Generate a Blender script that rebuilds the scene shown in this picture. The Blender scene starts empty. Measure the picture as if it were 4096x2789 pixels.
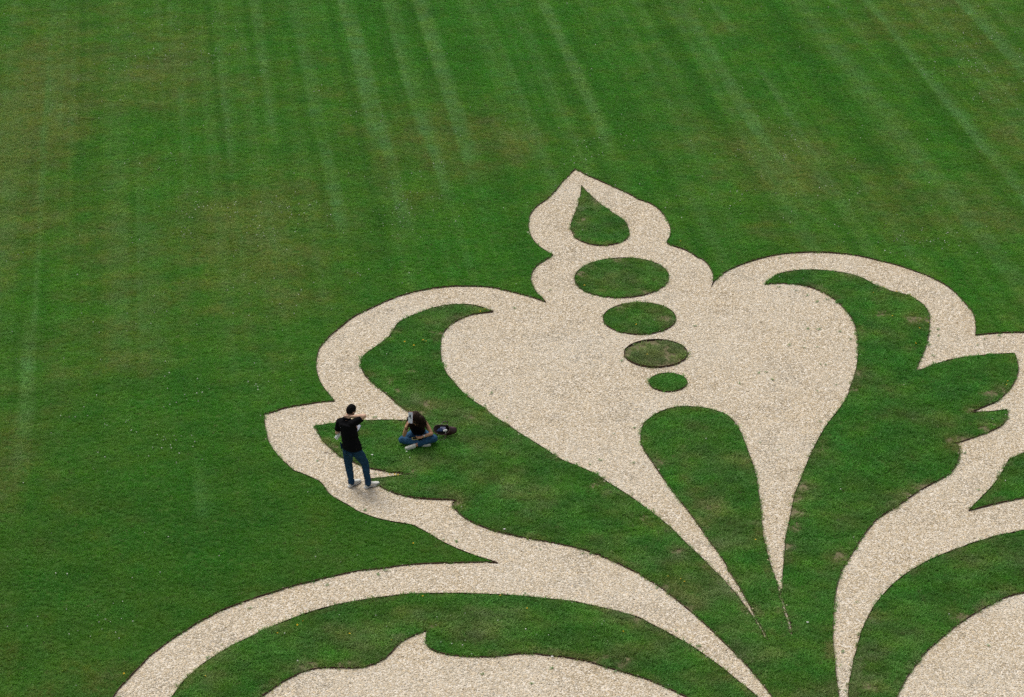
import bpy, bmesh, math, random
import numpy as np
from mathutils import Vector, Matrix, Quaternion
from mathutils.geometry import delaunay_2d_cdt

random.seed(7)
RNG = np.random.default_rng(11)
SC = bpy.context.scene
COL = SC.collection
V = Vector

# ------------------------------------------------------------------ plan of the garden, in metres (x right, y away from the tower)
GRAVEL_OUTLINE = [(-6.989,34.941),(-6.828,36.066),(-6.626,36.870),(-6.567,37.095),(-6.486,37.306),(-6.392,37.551),(-6.287,37.800),(-6.190,38.050),(-6.046,38.303),(-5.908,38.542),(-5.765,38.748),(-5.618,38.939),(-5.473,39.148),(-5.303,39.324),(-5.186,39.466),(-5.047,39.590),(-4.835,39.752),(-4.622,39.914),(-4.406,40.058),(-4.188,40.186),(-3.969,40.332),(-3.747,40.450),(-3.486,40.572),(-3.353,40.646),(-3.109,40.750),(-2.787,40.881),(-2.480,40.953),(-2.250,41.002),(-1.980,41.077),(-1.671,41.134),(-1.341,41.160),(-0.854,41.183),(-0.426,41.198),(-0.258,41.168),(-0.426,41.274),(-0.662,41.411),(-0.860,41.553),(-1.100,41.746),(-1.301,41.940),(-1.505,42.175),(-1.629,42.313),(-1.725,42.404),(-1.828,42.503),(-2.031,42.583),(-2.274,42.663),(-2.520,42.771),(-2.707,42.904),(-2.895,43.046),(-3.068,43.250),(-3.241,43.435),(-3.393,43.600),(-3.506,43.787),(-3.581,43.996),(-3.652,44.144),(-3.719,44.228),(-3.895,44.377),(-4.071,44.527),(-4.201,44.612),(-4.344,44.849),(-4.487,45.089),(-4.638,45.396),(-4.772,45.751),(-4.853,46.088),(-4.908,46.407),(-4.946,46.682),(-4.972,46.970),(-4.794,47.063),(-4.653,47.194),(-4.423,47.312),(-4.211,47.383),(-3.999,47.468),(-3.785,47.525),(-3.596,47.548),(-3.716,47.820),(-3.844,48.110),(-3.926,48.353),(-4.000,48.647),(-4.053,48.944),(-4.083,49.194),(-4.090,49.496),(-4.080,49.751),(-4.056,50.007),(-3.981,50.266),(-3.885,50.553),(-3.763,50.816),(-3.641,51.081),(-3.517,51.349),(-3.389,51.565),(-3.214,51.782),(-3.036,51.984),(-2.813,52.237),(-2.587,52.470),(-2.404,52.621),(-2.172,52.778),(-1.892,52.919),(-1.609,53.021),(-1.324,53.083),(-1.038,53.089),(-0.820,53.089),(-0.629,53.066),(-0.390,52.998),(-0.152,52.874),(0.085,52.733),(0.322,52.593),(0.510,52.454),(0.739,52.259),(0.652,52.509),(0.583,52.649),(0.513,52.874),(0.479,53.015),(0.444,53.214),(0.422,53.442),(0.436,53.731),(0.486,53.963),(0.548,54.167),(0.647,54.344),(0.770,54.521),(0.925,54.771),(0.848,54.879),(0.751,55.029),(0.655,55.180),(0.570,55.361),(0.486,55.636),(0.426,55.944),(0.390,56.317),(0.393,56.694),(0.420,57.011),(0.485,57.299),(0.602,57.623),(0.758,57.883),(0.916,58.212),(1.036,58.510),(1.131,58.811),(1.213,59.081),(1.322,59.352),(1.432,59.626),(1.552,59.923),(1.671,59.729),(1.823,59.509),(2.026,59.284),(2.277,58.979),(2.527,58.677),(2.725,58.444),(2.871,58.245),(3.016,58.014),(3.213,57.851),(3.404,57.558),(3.538,57.203),(3.621,56.852),(3.666,56.505),(3.679,56.192),(3.647,55.820),(3.560,55.440),(3.711,55.270),(3.922,55.089),(4.081,54.879),(4.191,54.670),(4.305,54.551),(4.409,54.285),(4.474,53.992),(4.496,53.673),(4.474,53.385),(4.420,53.089),(4.486,53.315),(4.598,53.545),(4.735,53.776),(4.921,54.008),(5.130,54.213),(5.389,54.419),(5.648,54.597),(5.904,54.734),(6.157,54.836),(6.457,54.895),(6.804,54.931),(7.145,54.913),(7.434,54.865),(7.719,54.794),(7.951,54.686),(8.179,54.556),(8.221,54.515),(8.491,54.356),(8.756,54.163),(9.012,53.919),(9.301,53.625),(9.456,53.402),(9.618,53.147),(9.762,52.776),(9.852,52.443),(9.919,52.145),(9.985,51.851),(10.005,51.624),(9.987,51.334),(9.951,51.015),(9.876,50.611),(10.072,50.652),(10.424,50.715),(10.701,50.731),(10.940,50.746),(11.774,50.811),(12.713,50.959),(14.270,51.206),(12.806,43.457),(11.342,37.474),(10.603,34.941),(6.178,34.736),(1.401,34.736),(-3.376,34.736)]
BEDS = {
 'tear': [(1.672,58.878),(1.773,58.543),(1.893,58.212),(2.013,57.916),(2.133,57.655),(2.277,57.396),(2.396,57.139),(2.515,56.948),(2.632,56.694),(2.686,56.473),(2.713,56.192),(2.695,55.882),(2.630,55.667),(2.513,55.514),(2.360,55.392),(2.160,55.319),(1.963,55.319),(1.767,55.392),(1.598,55.544),(1.466,55.728),(1.398,56.037),(1.367,56.348),(1.386,56.662),(1.443,56.979),(1.514,57.332),(1.573,57.720),(1.622,58.179),(1.655,58.510)],
 'disc1': [(3.502,53.579),(3.498,53.746),(3.468,53.908),(3.412,54.061),(3.332,54.202),(3.230,54.326),(3.108,54.431),(2.969,54.514),(2.816,54.572),(2.655,54.605),(2.487,54.610),(2.319,54.588),(2.155,54.540),(1.997,54.467),(1.852,54.370),(1.722,54.253),(1.610,54.118),(1.519,53.970),(1.452,53.811),(1.410,53.645),(1.394,53.478),(1.403,53.313),(1.438,53.154),(1.497,53.005),(1.580,52.869),(1.683,52.750),(1.804,52.650),(1.941,52.572),(2.089,52.517),(2.246,52.487),(2.408,52.482),(2.571,52.502),(2.731,52.547),(2.884,52.616),(3.027,52.708),(3.157,52.820),(3.269,52.949),(3.362,53.093),(3.433,53.249),(3.480,53.412)],
 'disc2': [(3.541,51.427),(3.538,51.551),(3.516,51.673),(3.475,51.790),(3.416,51.898),(3.340,51.994),(3.249,52.077),(3.146,52.143),(3.033,52.192),(2.912,52.222),(2.788,52.232),(2.663,52.222),(2.540,52.192),(2.423,52.143),(2.314,52.077),(2.216,51.994),(2.132,51.898),(2.063,51.790),(2.012,51.673),(1.979,51.551),(1.966,51.427),(1.971,51.303),(1.996,51.182),(2.040,51.068),(2.101,50.963),(2.177,50.870),(2.267,50.790),(2.369,50.726),(2.480,50.680),(2.598,50.651),(2.719,50.642),(2.841,50.651),(2.961,50.680),(3.077,50.726),(3.184,50.790),(3.281,50.870),(3.366,50.963),(3.436,51.068),(3.489,51.182),(3.524,51.303)],
 'disc3': [(3.687,49.715),(3.685,49.816),(3.667,49.916),(3.632,50.010),(3.582,50.098),(3.518,50.176),(3.442,50.244),(3.355,50.298),(3.259,50.337),(3.157,50.362),(3.052,50.370),(2.947,50.362),(2.843,50.337),(2.743,50.298),(2.651,50.244),(2.568,50.176),(2.496,50.098),(2.438,50.010),(2.394,49.916),(2.366,49.816),(2.354,49.715),(2.358,49.614),(2.378,49.515),(2.415,49.422),(2.466,49.336),(2.530,49.260),(2.606,49.195),(2.692,49.143),(2.787,49.105),(2.886,49.081),(2.989,49.074),(3.093,49.081),(3.195,49.105),(3.292,49.143),(3.384,49.195),(3.466,49.260),(3.538,49.336),(3.598,49.422),(3.643,49.515),(3.673,49.614)],
 'disc4': [(3.603,48.382),(3.602,48.448),(3.592,48.512),(3.572,48.573),(3.543,48.630),(3.506,48.680),(3.461,48.724),(3.410,48.758),(3.354,48.784),(3.295,48.800),(3.233,48.805),(3.171,48.800),(3.110,48.784),(3.051,48.758),(2.997,48.724),(2.948,48.680),(2.905,48.630),(2.870,48.573),(2.843,48.512),(2.826,48.448),(2.818,48.382),(2.820,48.316),(2.831,48.252),(2.852,48.192),(2.881,48.136),(2.919,48.086),(2.963,48.044),(3.014,48.010),(3.069,47.985),(3.128,47.970),(3.189,47.965),(3.250,47.970),(3.310,47.985),(3.368,48.010),(3.422,48.044),(3.471,48.086),(3.514,48.136),(3.549,48.192),(3.576,48.252),(3.595,48.316)],
 'flower': [(-0.405,51.766),(-0.551,51.891),(-0.717,52.028),(-0.905,52.111),(-1.070,52.138),(-1.305,52.127),(-1.492,52.072),(-1.723,51.957),(-1.951,51.755),(-2.178,51.548),(-2.334,51.365),(-2.465,51.161),(-2.515,50.948),(-2.564,50.737),(-2.623,50.500),(-2.728,50.292),(-2.876,50.033),(-3.024,49.802),(-3.105,49.623),(-3.144,49.420),(-3.151,49.194),(-3.103,48.919),(-3.036,48.696),(-2.913,48.450),(-2.769,48.206),(-2.626,47.965),(-2.484,47.725),(-2.343,47.463),(-2.182,47.227),(-2.067,47.054),(-1.812,46.696),(-2.184,46.696),(-2.550,46.710),(-2.915,46.691),(-3.192,46.650),(-3.531,46.576),(-3.721,46.521),(-3.931,46.452),(-3.851,46.224),(-3.770,45.953),(-3.671,45.729),(-3.552,45.529),(-3.435,45.330),(-3.299,45.154),(-3.101,44.980),(-2.927,44.841),(-2.734,44.720),(-2.459,44.612),(-2.186,44.527),(-2.039,44.484),(-1.894,44.471),(-2.079,44.432),(-2.243,44.398),(-2.447,44.343),(-2.707,44.292),(-2.677,44.186),(-2.624,44.097),(-2.533,44.013),(-2.386,43.871),(-2.216,43.725),(-2.008,43.621),(-1.802,43.546),(-1.598,43.517),(-1.394,43.497),(-1.190,43.488),(-1.043,43.439),(-1.131,43.311),(-1.067,43.139),(-0.983,42.956),(-0.880,42.795),(-0.737,42.634),(-0.576,42.495),(-0.395,42.356),(-0.196,42.257),(0.003,42.158),(0.221,42.072),(0.419,42.002),(0.616,41.935),(0.812,41.865),(1.008,41.780),(1.152,41.719),(1.381,41.592),(1.554,41.457),(1.745,41.304),(1.934,41.134),(2.121,40.945),(2.325,40.739),(2.507,40.498),(2.669,40.277),(2.810,40.058),(2.949,39.823),(3.087,39.590),(3.241,39.324),(3.374,39.061),(3.506,38.800),(3.619,38.559),(3.748,38.303),(3.874,38.033),(3.998,37.750),(4.118,37.437),(4.235,37.111),(4.334,36.806),(4.561,35.805),(4.647,34.903),(5.111,34.903),(5.365,36.269),(5.438,36.806),(5.449,37.063),(5.458,37.387),(5.479,37.750),(5.501,38.117),(5.516,38.422),(5.544,38.731),(5.588,39.078),(5.636,39.430),(5.684,39.787),(5.753,40.149),(5.814,40.443),(5.909,40.777),(5.996,41.039),(6.100,41.266),(6.248,41.611),(6.477,42.136),(6.634,42.444),(6.788,42.723),(6.954,42.925),(7.141,43.128),(7.355,43.373),(7.548,43.600),(7.743,43.829),(7.933,44.017),(8.172,44.250),(8.389,44.462),(8.498,44.634),(8.603,44.849),(8.678,45.067),(8.732,45.286),(8.764,45.595),(8.727,45.738),(8.936,45.863),(9.173,46.021),(9.411,46.179),(9.608,46.338),(9.738,46.475),(9.854,46.659),(9.932,46.867),(9.960,47.007),(9.970,47.157),(9.778,47.110),(9.576,47.068),(9.379,47.054),(9.208,47.035),(9.351,47.147),(9.525,47.288),(9.675,47.406),(9.851,47.548),(9.881,47.602),(10.020,47.811),(10.167,48.060),(10.298,48.311),(10.409,48.603),(10.497,48.879),(10.540,49.157),(10.561,49.437),(10.569,49.639),(10.561,49.728),(10.320,49.712),(10.081,49.680),(9.802,49.619),(9.578,49.566),(9.352,49.498),(9.122,49.397),(8.926,49.277),(8.706,49.117),(8.526,48.978),(8.378,48.910),(8.442,49.137),(8.531,49.397),(8.639,49.720),(8.718,49.965),(8.810,50.294),(8.885,50.627),(8.947,50.963),(8.996,51.261),(9.039,51.561),(9.038,51.777),(9.007,52.016),(8.941,52.214),(8.875,52.346),(8.781,52.525),(8.634,52.665),(8.436,52.777),(8.243,52.946),(8.095,53.088),(7.993,53.230),(7.894,53.401),(7.726,53.602),(7.549,53.735),(7.365,53.816),(7.132,53.892),(6.895,53.933),(6.559,53.950),(6.312,53.892),(6.087,53.805),(5.905,53.660),(5.767,53.458),(5.619,53.190),(5.771,53.230),(6.010,53.230),(6.246,53.201),(6.431,53.144),(6.611,53.031),(6.784,52.861),(6.908,52.693),(7.008,52.525),(7.123,52.275),(7.226,51.945),(7.306,51.618),(7.356,51.240),(7.364,50.815),(7.343,50.343),(7.292,49.877),(7.223,49.419),(7.130,48.918),(7.023,48.474),(6.917,48.133),(6.835,47.796),(6.723,47.477),(6.577,47.147),(6.409,46.798),(6.270,46.498),(6.124,46.134),(6.004,45.796),(5.883,45.440),(5.761,45.067),(5.649,44.677),(5.553,44.334),(5.462,44.038),(5.373,43.745),(5.336,43.579),(5.256,43.168),(5.178,42.763),(5.100,42.364),(5.043,42.116),(4.987,41.688),(4.949,41.381),(4.894,41.002),(4.846,40.628),(4.816,40.296),(4.768,40.113),(4.767,39.968),(4.799,39.787),(4.808,39.537),(4.830,39.360),(4.847,39.148),(4.846,38.904),(4.829,38.628),(4.807,38.783),(4.801,38.939),(4.800,39.148),(4.782,39.360),(4.761,39.537),(4.758,39.787),(4.730,39.968),(4.732,40.113),(4.740,40.406),(4.712,40.739),(4.677,41.115),(4.649,41.572),(4.633,41.960),(4.630,42.274),(4.643,42.493),(4.650,42.693),(4.664,43.015),(4.679,43.506),(4.679,43.881),(4.687,44.217),(4.681,44.515),(4.668,44.860),(4.640,45.165),(4.606,45.517),(4.570,45.874),(4.539,46.145),(4.496,46.418),(4.438,46.647),(4.346,46.855),(4.228,47.018),(4.084,47.121),(3.874,47.229),(3.682,47.281),(3.509,47.295),(3.334,47.267),(3.179,47.205),(3.022,47.102),(2.908,46.995),(2.770,46.809),(2.642,46.601),(2.582,46.372),(2.546,46.122),(2.533,45.829),(2.564,45.562),(2.616,45.318),(2.706,45.012),(2.812,44.623),(2.918,44.260),(3.023,43.922),(3.128,43.589),(3.248,43.219),(3.368,42.854),(3.467,42.513),(3.564,42.177),(3.667,41.804),(3.754,41.553),(3.832,41.266),(3.904,40.926),(3.977,40.609),(4.052,40.332),(4.122,40.004),(4.191,39.680),(4.245,39.395),(4.302,39.131),(4.342,38.956),(4.412,38.566),(4.384,38.586),(4.304,38.953),(4.269,39.071),(4.216,39.289),(4.143,39.555),(4.052,39.841),(3.960,40.131),(3.847,40.406),(3.733,40.702),(3.615,40.945),(3.497,41.228),(3.412,41.419),(3.308,41.630),(3.185,41.882),(3.080,42.116),(2.991,42.313),(2.869,42.553),(2.704,42.854),(2.555,43.097),(2.404,43.342),(2.290,43.527),(2.174,43.693),(2.019,43.902),(1.862,44.112),(1.704,44.345),(1.524,44.558),(1.342,44.730),(1.220,44.838),(0.954,45.076),(0.541,45.649),(0.331,45.917),(0.162,46.143),(-0.008,46.393),(-0.180,46.622),(-0.332,46.830),(-0.463,47.063),(-0.617,47.321),(-0.749,47.487),(-0.865,47.677),(-1.045,48.013),(-1.231,48.475),(-1.348,48.770),(-1.422,49.094),(-1.475,49.420),(-1.503,49.853),(-1.511,50.162),(-1.491,50.579),(-1.428,50.842),(-1.330,51.108),(-1.195,51.295),(-1.036,51.484),(-0.875,51.619),(-0.713,51.673),(-0.550,51.727)],
 'left': [(-5.789,34.941),(-5.773,36.139),(-5.661,36.806),(-5.616,36.966),(-5.552,37.192),(-5.482,37.371),(-5.378,37.584),(-5.289,37.766),(-5.178,37.933),(-5.049,38.101),(-4.935,38.252),(-4.802,38.405),(-4.667,38.542),(-4.530,38.669),(-4.427,38.765),(-4.343,38.869),(-4.168,39.008),(-3.957,39.183),(-3.744,39.342),(-3.528,39.484),(-3.288,39.619),(-3.104,39.708),(-2.882,39.798),(-2.639,39.877),(-2.395,39.950),(-2.132,40.022),(-1.905,40.077),(-1.638,40.095),(-1.219,40.106),(-0.837,40.098),(-0.455,40.077),(-0.073,40.048),(0.308,39.986),(0.688,39.914),(1.111,39.823),(1.333,39.734),(1.576,39.626),(1.800,39.530),(2.022,39.413),(2.224,39.289),(2.438,39.061),(2.634,38.869),(2.793,38.696),(2.967,38.508),(3.140,38.303),(3.308,38.067),(3.458,37.849),(3.557,37.700),(3.687,37.486),(3.816,37.273),(3.960,37.046),(4.093,36.806),(4.310,36.331),(4.511,35.652),(4.595,34.903),(4.251,34.903),(3.922,35.500),(3.451,36.206),(3.173,36.552),(2.921,36.806),(2.751,36.966),(2.579,37.111),(2.407,37.257),(2.249,37.371),(2.055,37.486),(1.877,37.584),(1.699,37.683),(1.484,37.800),(1.268,37.916),(1.050,37.993),(0.831,38.060),(0.649,38.084),(0.481,38.124),(0.297,38.158),(0.113,38.144),(-0.070,38.111),(-0.254,38.074),(-0.437,38.050),(-0.621,38.057),(-0.841,38.077),(-1.025,38.107),(-1.210,38.168),(-1.341,38.252),(-1.427,38.354),(-1.477,38.491),(-1.487,38.628),(-1.476,38.783),(-1.434,38.921),(-1.525,38.852),(-1.653,38.765),(-1.797,38.645),(-1.922,38.508),(-1.990,38.371),(-2.040,38.236),(-2.108,38.101),(-2.194,37.966),(-2.317,37.849),(-2.476,37.750),(-2.620,37.717),(-2.802,37.707),(-2.984,37.710),(-3.167,37.723),(-3.278,37.700),(-3.420,37.650),(-3.560,37.568),(-3.696,37.437),(-3.847,37.290),(-3.977,37.111),(-4.106,36.934),(-4.185,36.806),(-4.543,36.139),(-4.670,34.941)],
 'right': [(5.445,34.941),(5.535,35.995),(5.599,36.806),(5.605,36.934),(5.663,37.290),(5.737,37.617),(5.816,37.983),(5.894,38.252),(5.963,38.525),(6.059,38.869),(6.158,39.148),(6.267,39.430),(6.373,39.680),(6.546,40.004),(6.741,40.332),(6.904,40.554),(7.066,40.758),(7.225,40.926),(7.403,41.096),(7.583,41.266),(7.781,41.419),(8.000,41.572),(8.217,41.707),(8.438,41.862),(8.674,41.979),(8.914,42.116),(9.168,42.215),(9.475,42.333),(10.230,42.562),(11.430,42.748),(10.964,40.509),(9.956,40.381),(9.092,40.131),(8.922,40.077),(8.732,39.968),(8.537,39.823),(8.362,39.680),(8.185,39.519),(8.006,39.342),(7.804,39.131),(7.623,38.921),(7.417,38.662),(7.235,38.422),(7.028,38.134),(6.879,37.849),(6.710,37.551),(6.580,37.257),(6.465,36.998),(6.395,36.806),(6.119,35.995),(5.845,34.941)],
 'corner': [(8.571,43.079),(8.702,43.291),(8.863,43.538),(9.025,43.787),(9.192,44.059),(9.344,44.356),(9.473,44.634),(9.579,44.893),(9.660,45.067),(9.819,45.198),(10.000,45.352),(10.758,45.907),(12.132,46.594),(11.614,44.087),(10.461,43.794),(9.688,43.559),(9.418,43.455),(9.201,43.373),(8.982,43.270),(8.763,43.168)],
}
WEEDS = [(6.077,54.627),(5.911,53.059),(6.275,52.890),(6.498,52.620),(6.675,52.275),(6.926,52.414),(7.096,52.247),(3.940,51.080),(6.292,51.144),(6.338,50.910),(6.567,50.894),(7.004,50.788),(7.212,50.395),(6.214,50.363),(6.181,50.032),(6.456,50.052),(5.861,50.135),(6.426,49.228),(6.538,49.218),(5.114,48.819),(5.274,48.868),(5.366,48.523),(4.665,48.352),(6.244,48.012),(6.658,48.278),(-0.095,46.830),(-0.535,47.368),(-0.415,47.883),(1.765,52.582),(0.049,51.973),(0.847,52.919),(0.393,52.554),(2.285,49.395),(2.015,46.143),(2.431,46.407),(3.930,51.071),(1.715,45.056),(2.348,44.925),(1.512,44.890),(1.658,44.537),(2.429,46.395),(4.880,45.775),(5.202,45.473),(9.094,51.325),(9.128,50.921),(9.090,50.598),(8.846,49.619),(10.046,50.410),(9.847,50.129),(10.402,50.585),(8.823,50.129),(7.013,50.795),(7.199,50.419),(-2.756,43.087),(-3.782,45.015),(-4.222,47.241),(-2.750,46.844),(-3.454,45.119),(-2.630,44.505),(0.514,41.652),(0.232,40.134),(-2.404,40.761),(-2.265,40.910),(-1.263,42.021),(-1.014,41.924),(-2.762,43.098),(-4.616,39.626),(-4.359,39.950),(-4.990,38.439),(-5.190,38.050),(-3.302,40.395),(-6.539,36.822),(1.291,41.515),(1.427,41.496),(2.583,40.296),(3.191,38.388),(2.840,38.887),(1.741,37.584),(0.337,37.241),(0.668,37.690),(-0.505,37.519),(5.660,38.219),(6.087,39.823),(6.996,40.739),(5.553,37.030),(8.177,38.422),(6.158,46.659),(8.832,45.321),(8.876,43.879),(7.727,41.449)]
YELLOW = [(3.860,55.514),(-0.698,51.749),(-0.577,51.798),(3.856,55.470),(4.765,54.301),(7.956,52.637),(8.732,50.894),(8.536,50.135),(8.227,52.951),(8.460,52.729),(8.621,52.716),(8.740,52.549),(8.869,52.360),(8.932,51.158),(8.725,50.866),(8.537,50.123),(8.216,51.462),(10.192,48.362),(10.135,48.234),(-2.270,50.240),(-2.081,50.059),(-1.883,50.266),(-1.814,50.255),(-0.908,47.677),(-2.265,44.432),(-2.377,44.390),(-2.182,44.420),(-3.721,39.026),(-4.046,38.765),(-5.161,37.420),(-6.537,37.486),(-3.652,39.113),(-1.812,41.843),(-1.577,39.950),(-0.187,39.961),(0.296,39.590),(-2.803,38.721),(-2.052,38.518),(3.039,40.554),(3.063,40.472),(2.784,40.646),(1.897,38.835),(4.481,41.921),(2.857,49.598),(2.671,51.081),(1.611,53.060)]
BARE = [(-2.520,50.789),(-1.596,50.658),(-2.558,48.426),(-2.343,48.013),(-1.732,47.439),(-1.620,47.321),(-1.175,51.457),(-0.832,46.877),(-1.763,47.016),(-2.109,48.894),(-3.517,45.640),(-1.938,44.557),(-1.035,43.332),(-2.515,44.013),(8.648,51.375),(8.024,51.672),(8.405,49.929),(7.147,48.868),(6.945,48.084),(8.946,51.325),(10.193,49.924),(7.157,48.820),(6.984,48.098),(9.292,47.169),(10.003,48.022),(9.751,47.868),(9.820,46.817),(9.514,46.414),(9.389,46.268),(8.643,45.886),(8.908,45.953),(6.084,45.551),(5.602,43.996),(5.456,43.559),(7.807,43.996),(7.504,43.725),(5.313,42.603),(5.915,41.354),(5.311,43.006),(1.530,44.006),(1.830,43.776),(2.849,44.947),(2.401,42.813),(2.556,42.693),(5.589,43.964),(5.445,43.548),(5.333,43.015),(5.302,42.493),(3.818,43.260),(3.014,41.649),(3.466,41.039),(2.748,40.332),(3.223,39.644),(3.926,40.186),(1.887,37.843),(1.471,37.983),(2.166,39.254),(7.869,39.307),(8.264,39.662),(8.835,40.241),(6.292,39.324),(5.977,37.192),(5.034,41.765),(5.937,41.381),(1.547,56.568),(1.654,56.820),(1.887,52.705),(2.881,52.677),(2.060,57.785),(1.913,58.014),(1.627,55.697),(1.579,53.731),(2.402,54.503),(1.486,56.068),(3.268,51.457),(2.381,51.973),(3.395,49.547),(3.270,50.162),(2.825,49.395),(2.483,49.853),(3.047,49.345),(2.737,49.956),(3.526,49.853),(2.908,49.244),(3.267,49.244),(-2.807,37.800),(-1.436,38.991),(-3.428,37.766),(-2.829,37.816),(-4.497,40.004),(-4.122,36.902),(-7.602,42.213)]
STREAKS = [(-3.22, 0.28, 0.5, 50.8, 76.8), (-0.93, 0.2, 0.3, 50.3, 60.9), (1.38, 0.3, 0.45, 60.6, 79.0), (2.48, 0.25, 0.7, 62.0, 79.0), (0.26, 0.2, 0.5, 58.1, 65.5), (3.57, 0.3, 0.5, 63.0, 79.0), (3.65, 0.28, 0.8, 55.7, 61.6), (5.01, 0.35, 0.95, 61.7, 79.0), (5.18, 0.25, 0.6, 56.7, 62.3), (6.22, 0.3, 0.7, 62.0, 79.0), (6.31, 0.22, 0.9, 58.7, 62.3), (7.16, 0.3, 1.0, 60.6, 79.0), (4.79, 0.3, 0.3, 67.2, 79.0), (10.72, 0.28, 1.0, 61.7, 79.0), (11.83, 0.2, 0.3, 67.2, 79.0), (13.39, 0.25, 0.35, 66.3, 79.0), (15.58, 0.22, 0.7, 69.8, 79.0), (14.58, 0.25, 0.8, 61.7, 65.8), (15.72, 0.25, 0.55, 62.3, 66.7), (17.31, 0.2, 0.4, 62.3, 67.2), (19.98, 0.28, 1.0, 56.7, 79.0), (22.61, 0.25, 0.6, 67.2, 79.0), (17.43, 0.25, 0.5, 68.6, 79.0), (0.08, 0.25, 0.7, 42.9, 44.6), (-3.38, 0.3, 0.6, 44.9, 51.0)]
DRY = [(-11.64, 65.83, 3.04, 5.51, 0.75), (-12.5, 61.59, 0.83, 6.74, 0.8), (-11.26, 56.09, 0.61, 4.47, 0.5), (-6.16, 56.73, 2.17, 2.6, 0.75), (-8.91, 68.58, 0.91, 4.46, 0.4), (-2.06, 61.59, 1.66, 2.38, 0.6), (-9.5, 55.59, 1.12, 1.63, 0.5), (-5.21, 52.71, 2.18, 2.07, 0.45), (-8.6, 50.81, 1.65, 1.62, 0.45), (-9.54, 66.33, 0.41, 0.42, 0.6), (-9.24, 60.28, 0.43, 0.57, 0.5), (-4.98, 54.84, 0.35, 0.49, 0.6), (-7.75, 58.05, 0.32, 0.81, 0.5), (-0.7, 62.95, 0.84, 1.85, 0.45), (-11.85, 64.2, 0.34, 0.56, 0.5), (-8.5, 52.94, 0.44, 0.58, 0.5), (-2.64, 71.15, 0.75, 2.85, 0.2), (6.53, 60.56, 1.63, 2.02, 0.85), (9.25, 57.26, 1.71, 1.71, 0.6), (0.44, 61.44, 0.83, 1.33, 0.6), (11.9, 71.53, 2.0, 2.68, 0.45), (5.9, 56.35, 1.03, 0.77, 0.6), (12.95, 67.18, 0.89, 4.31, 0.45), (5.98, 70.22, 0.55, 0.93, 0.5), (1.87, 63.42, 0.4, 0.94, 0.45), (4.69, 61.59, 0.44, 0.59, 0.6), (9.48, 59.01, 0.32, 0.55, 0.5), (12.38, 62.04, 0.83, 2.26, 0.55), (11.43, 57.26, 0.62, 1.58, 0.4), (4.2, 58.05, 0.79, 1.08, 0.4), (6.86, 58.33, 0.84, 0.81, 0.5), (0.79, 58.05, 0.32, 1.62, 0.4), (-8.44, 49.01, 1.14, 0.92, 0.45), (-9.21, 45.81, 1.52, 1.47, 0.3), (-9.77, 45.54, 0.39, 2.73, 0.5), (-6.91, 42.69, 0.25, 0.29, 0.5), (-7.31, 37.35, 0.93, 0.54, 0.25), (3.58, 40.7, 1.16, 1.86, 0.3), (3.44, 45.43, 0.53, 1.33, 0.5), (3.73, 43.51, 0.51, 1.24, 0.4), (-0.82, 39.25, 2.25, 0.88, 0.45), (-3.53, 37.88, 0.73, 0.67, 0.4), (2.18, 53.56, 0.96, 0.86, 0.2), (3.02, 49.71, 0.63, 0.61, 0.6), (-9.84, 62.34, 1.45, 1.82, -0.5), (-4.18, 70.78, 2.17, 3.76, -0.45), (-1.06, 68.94, 1.52, 4.5, -0.4), (-8.01, 58.05, 0.79, 4.05, -0.25), (1.82, 68.94, 2.12, 4.5, -0.35), (7.72, 67.18, 2.38, 3.44, -0.25), (-6.96, 46.93, 2.65, 2.39, -0.25), (-5.78, 42.12, 2.84, 2.01, -0.35), (10.49, 53.05, 0.98, 2.32, -0.3), (7.21, 45.29, 1.05, 1.32, -0.4), (9.05, 48.21, 0.88, 1.16, -0.35), (-1.13, 55.09, 1.51, 1.85, -0.35)]
CLOVER = [(-8.59, 68.4, 1.51, 2.66, 1.0), (-5.85, 57.39, 1.82, 1.72, 1.0), (-4.82, 57.52, 0.42, 0.4, 2.0), (-8.45, 59.99, 0.49, 0.85, 1.2), (-6.76, 56.09, 1.28, 1.53, 0.8), (-2.46, 57.26, 0.78, 1.58, 1.0), (-10.35, 68.05, 1.5, 2.64, 0.5), (-2.35, 62.04, 1.39, 1.8, 0.6), (-4.95, 52.48, 2.42, 1.71, 0.4), (7.05, 60.28, 1.63, 1.72, 0.9), (12.31, 68.05, 1.5, 3.52, 0.7), (9.65, 55.71, 1.78, 1.01, 0.6), (2.08, 61.15, 0.82, 0.88, 0.8), (4.73, 58.05, 1.31, 1.62, 0.5), (-7.75, 47.9, 1.57, 1.18, 0.9), (-5.29, 48.1, 1.13, 1.19, 0.7), (-7.2, 45.36, 1.29, 0.72, 0.8), (-3.29, 41.32, 0.4, 0.2, 1.6), (-7.48, 39.81, 0.78, 0.59, 0.7), (-7.7, 38.72, 1.33, 0.57, 0.5), (-0.82, 39.08, 2.06, 0.7, 0.6), (1.75, 38.22, 0.92, 1.01, 0.3)]
SCRAPS = [(-2.723,45.216),(-2.065,45.349),(-0.139,42.340),(0.686,38.022),(5.145,39.113)]
STRIPE_AZ = -0.13710
STICK = [(-3.678,45.341),(-3.519,45.315)]

Z_TURF, Z_EDGE = 0.014, 0.035
CAM_H, CAM_PITCH, CAM_F = 24.6, math.radians(26.2), 10555. / 4096.   # F in picture widths

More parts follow.
